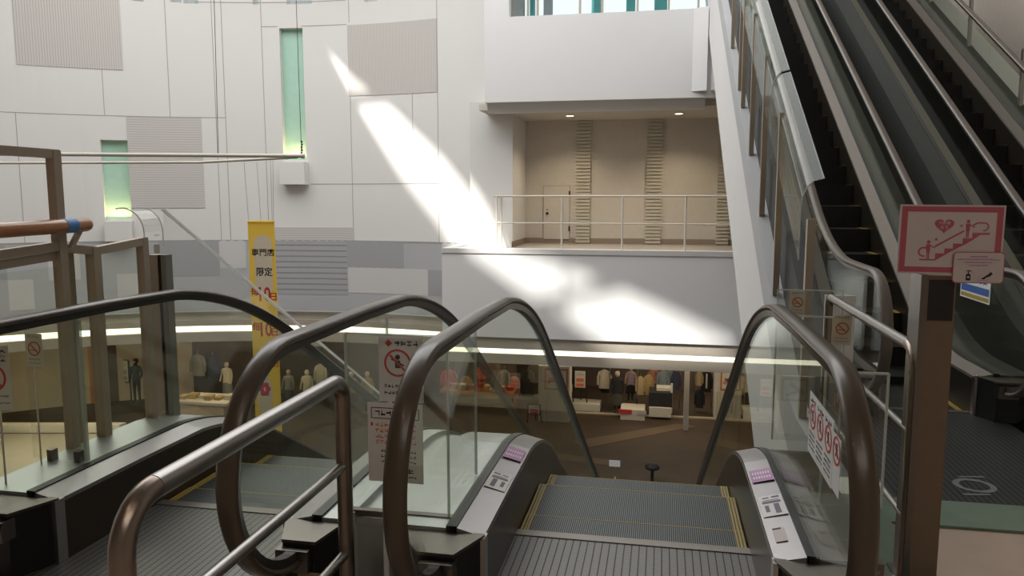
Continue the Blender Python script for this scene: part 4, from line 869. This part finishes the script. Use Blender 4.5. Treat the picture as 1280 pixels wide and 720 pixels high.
C_('cream coat in the shop right of the red poster booth', 935, 464, 14, 26, Mc, None, 514); C_('olive jacket among the clothes behind the right glass', 992, 468, 14, 22, Mo, None, 512); C_('pink jacket behind the right glass', 1008, 468, 14, 24, Mpk, None, 512); C_('dark skirt outfit low behind the right glass', 1002, 490, 16, 26, Mdg, None, 516)
P = fl(986, 520); mannequin('mannequin in cream clothes behind the right glass', P, 48*pxm(P), Mc, Mc)
shop_easel('easel sign with orange bands seen through the right glass', fl(963, 518), 38, 18)
o = MB().obox(fl(985, 522), 3.4, .9, .3).build('display_plinth', M_offw); tag(o, 'long low plinth behind the right glass', 'plinth', 'shop plinths')
P = fl(791, 521); o = thing('display_plinth', 'white plinth with a red printed edge below the lavender mannequin', 'plinth', P, 'shop plinths'); MB().obox(P, 30*pxm(P), .9, .4).build('box', M_offw, o); MB().obox(P+Vector((-.28, -.46, .24)), 17*pxm(P), .03, .16).build('red_edge', M_red, o); MB().obox(P+Vector((.35, -.46, .24)), 11*pxm(P), .03, .14).build('pink_edge', M_pinkbg, o)
P = fl(825, 521); s = pxm(P); t = thing('display_table', 'black draped display table left of the slim white pillar', 'table', P)
MB().obox(P+Vector((0, 0, .1)), 27*s, .8, 13*s*.9).build('white_front', M_offw, t); MB().obox(P+Vector((0, .2, .45)), 29*s, .9, .55).build('black_drape', Mk, t); MB().obox(P+Vector((.15, .3, 1.0)), 20*s, .5, .12).build('folded_stack', M_offw, t); MB().obox(P+Vector((13.5*s, -.1, .2)), .08, .08, 1.15).build('side_frame', M_offw, t)
# garment rails carrying the clothes
def rack(label, x0, x1, yt, yf):
    P, Q = fl(x0, yf), fl(x1, yf); zt2 = top_at(x0, yt, P)+.15; t = thing('garment_rack', label, 'rack', P, 'garment racks')
    MB().tube([(P.x, P.y, zt2), (Q.x, Q.y, zt2)], .025, 8).build('top_bar', M_steel, t)
    for a in (P, Q): MB().tube([(a.x, a.y, Z1), (a.x, a.y, zt2)], .025, 8).build('leg', M_steel, t); MB().tube([(a.x, a.y-.3, Z1+.02), (a.x, a.y+.3, Z1+.02)], .025, 8).build('foot', M_steel, t)
rack('garment rack carrying the denim and ochre clothes', 796, 849, 463, 512); rack('garment rack right of the slim white pillar', 868, 889, 464, 512); rack('garment rack behind the right glass', 930, 1015, 465, 513); rack('garment rack behind the easel sign', 706, 762, 460, 510)
# left shops seen through glass
P = fl(600, 512); s = pxm(P); t = thing('display_table', 'wooden display table with folded red and yellow goods seen through the centre glass', 'table', P)
MB().obox(P+Vector((0, 0, .75)), 95*s, 1.2, .12).build('tabletop', M_wood, t)
for sx in (-1, 1):
    for sy in (-1, 1): MB().obox(P+Vector((sx*42*s, sy*.45, 0)), .1, .1, .75).build('leg', M_wood, t)
k = 0
for i in range(9):
    q = P+Vector(((-40+10*i)*s, random.uniform(-.25, .25), .87)); o = MB().obox(q, 8*s, .35, random.uniform(.08, .22)).build('folded_garment', [Mrd, Mo, Mc, Mpk][i % 4]); tag(o, 'folded garment on the wooden display table, number %d from its left end' % 0 if False else ['red', 'ochre', 'cream', 'pink'][i % 4]+' folded garment on the wooden table, '+['leftmost', 'second from left', 'third from left', 'fourth from left', 'in the middle', 'fourth from right', 'third from right', 'second from right', 'rightmost'][i], 'folded clothes', 'folded garments on the wooden table')
C_('bright red top hanging above the wooden display table', 603, 458, 16, 16, Mrd, None, 508); C_('maroon coat at the left end above the wooden table', 562, 462, 18, 22, Mrd, None, 508); C_('tan jacket hanging left of the bright red top', 583, 470, 14, 22, Mtan, None, 508)
C_('grey floral coat right of the wooden display table', 630, 462, 14, 30, Mgr, None, 512); C_('pink flowered dress right of the wooden table', 643, 470, 12, 28, Mpk, None, 512); C_('black coat beside the left booth, seen through glass', 660, 462, 14, 34, Mk, None, 512)
for lb, x, yf, h, a, c in (('mannequin in mustard clothes left of the acrylic box', 460, 515, 52, Mo, Mk), ('mannequin in tan clothes behind the near railing end', 440, 512, 48, Mtan, Mdg), ('mannequin in cream clothes beyond the yellow banner', 385, 510, 48, Mc, Mtan), ('mannequin in grey clothes right of the yellow banner', 362, 508, 46, Mgr, Mk), ('mannequin in beige clothes left of the yellow banner', 285, 500, 46, Mc, Mgr)):
    P = fl(x, yf); mannequin(lb, P, h*pxm(P), a, c)
for lb, x, yt, w_, l_, m, yf in (('grey coat in the shop behind the left handrail bend', 250, 442, 16, 26, Mgr, 500), ('navy coat hanging behind the left handrail bend', 268, 444, 16, 28, Mnv, 500), ('brown coat in the orange lit shop by the fence posts', 143, 432, 10, 30, Mtan, 500), ('orange coat in the left shop above the poster', 158, 430, 10, 18, cm('orange_cloth', (.6, .25, .08)), 496), ('dark coat behind the person in the left shop', 176, 436, 12, 30, Mk, 496), ('black coats end piece near the mustard mannequin', 420, 448, 16, 30, Mk, 508), ('olive coat behind the centre escalator handrail', 520, 455, 18, 30, Mdg, 510), ('cream knit right of the yellow banner', 402, 455, 14, 26, Mc, 508)):
    P = fl(x, yf); s = pxm(P); coat(lb, P, top_at(x, yt, P), w_*s, l_*s, m)
P = fl(262, 516); s = pxm(P); t = thing('display_table', 'low display table of beige goods beside the left escalator deck', 'table', P); MB().obox(P+Vector((0, 0, .5)), 70*s, 1.4, .1).build('tabletop', M_offw, t); MB().obox(P, 60*s, 1.2, .5).build('base', M_shopb, t)
for i in range(6): o = MB().obox(P+Vector(((-28+11*i)*s, -.2+.1*(i % 3), .6)), 8*s, .4, .12+.05*(i % 2)).build('folded_garment', [Mtan, Mo, Mc][i % 3]); tag(o, ['tan', 'ochre', 'cream'][i % 3]+' folded garment on the low beige table, '+['leftmost', 'second from left', 'third from left', 'third from right', 'second from right', 'rightmost'][i], 'folded clothes', 'folded garments on the low beige table')
P = fl(470, 545); s = pxm(P)
shop_easel('small easel sign with red print below the centre glass, in the lower hall', fl(668, 528), 24, 17, M_red)
shop_easel('white easel poster beside the person in the left shop', fl(159, 500), 46, 12, M_gray)
# person on the lower floor
def person(P, h):
    t = thing('person', 'person in dark coat and trousers standing in the left shop, seen through the fence', 'person', P)
    vs_ = [(0, 0, .53), (0, 0, .62), (0, 0, .74), (0, 0, .81), (0, -.005, .86), (0, -.01, .93), (.055, 0, .50), (.06, -.005, .27), (.062, .01, .035), (.065, -.06, .015), (-.055, 0, .50), (-.06, .005, .27), (-.062, .01, .035), (-.068, -.06, .015), (.115, 0, .79), (.14, .01, .63), (.11, -.07, .52), (-.115, 0, .79), (-.14, .01, .63), (-.10, -.07, .53), (.09, -.10, .49), (-.08, -.10, .50)]
    ed = [(0, 1), (1, 2), (2, 3), (3, 4), (4, 5), (0, 6), (6, 7), (7, 8), (8, 9), (0, 10), (10, 11), (11, 12), (12, 13), (3, 14), (14, 15), (15, 16), (3, 17), (17, 18), (18, 19), (16, 20), (19, 21)]
    rad = [.085, .08, .095, .07, .035, .055, .055, .038, .028, .022, .055, .038, .028, .022, .042, .032, .022, .042, .032, .022, .018, .018]
    me = bpy.data.meshes.new('body'); me.from_pydata([(x*h, y*h, z*h) for x, y, z in vs_], ed, []); me.materials.append(Mk); o = bpy.data.objects.new('body', me); C.objects.link(o); o.parent = t
    sk = o.modifiers.new('s', 'SKIN'); me.skin_vertices[0].data[0].use_root = True
    for i, r in enumerate(rad): me.skin_vertices[0].data[i].radius = (r*h, r*h*.8)
    o.modifiers.new('d', 'SUBSURF').levels = 2; o.modifiers['d'].render_levels = 2
    dg = bpy.context.evaluated_depsgraph_get(); m2 = bpy.data.meshes.new_from_object(o.evaluated_get(dg)); o.modifiers.clear(); o.data = m2
    MB().lathe([(.02*h, .88*h), (.05*h, .9*h), (.062*h, .95*h), (.045*h, .99*h), (.01*h, 1.0*h)], (0, .012*h, 0), 14).build('hair', M_ink, None).parent = t
    MB().lathe([(.015*h, -.02*h), (.032*h, 0), (.03*h, .035*h)], (0, -.033*h, .925*h), 10, 1, .6).build('face', mat('skin', (.5, .32, .23), .6), None).parent = t
P = fl(172, 503); person(P, 50*pxm(P)*1.02)

P = fl(768, 601); s_ = pxm(P); t = thing('small_white_sign', 'small white board standing on the brown lower floor just past the escalator steps', 'sign', P); MB().obox(P, .06, .5, .05).obox(P+Vector((0, 0, .05)), .03, .03, .5).build('foot', M_steel, t); MB().obox(P+Vector((0, -.03, .45)), 14*s_, .03, 8*s_).build('board', M_paper, t)
P = fl(815, 603); t = thing('round_stool', 'black round stool on the lower floor beyond the steps', 'stool', P); MB().lathe([(.05, 0), (.05, .4)], P, 10).build('stem', M_ink, t); MB().lathe([(.12, .4), (.21, .43), (.22, .5), (.15, .56), (.02, .58)], P, 18).build('seat', M_ink, t)
X_, Y_ = atz(1218, 607, 0); t = thing('floor_marking', 'faint ring marking stuck on the dark landing plate behind the post', 'floor marking', (X_, Y_, 0)); S = Sheet((X_, Y_, .0012), (1, 0, 0), (0, 1, 0), t); S.poly('ring', ring(0, 0, .07, .10)+[bar(-.03, .12, .1, .14, .02), bar(-.1, -.14, .03, -.12, .02)], mat('faded_print', (.14, .16, .16), .6), 0)
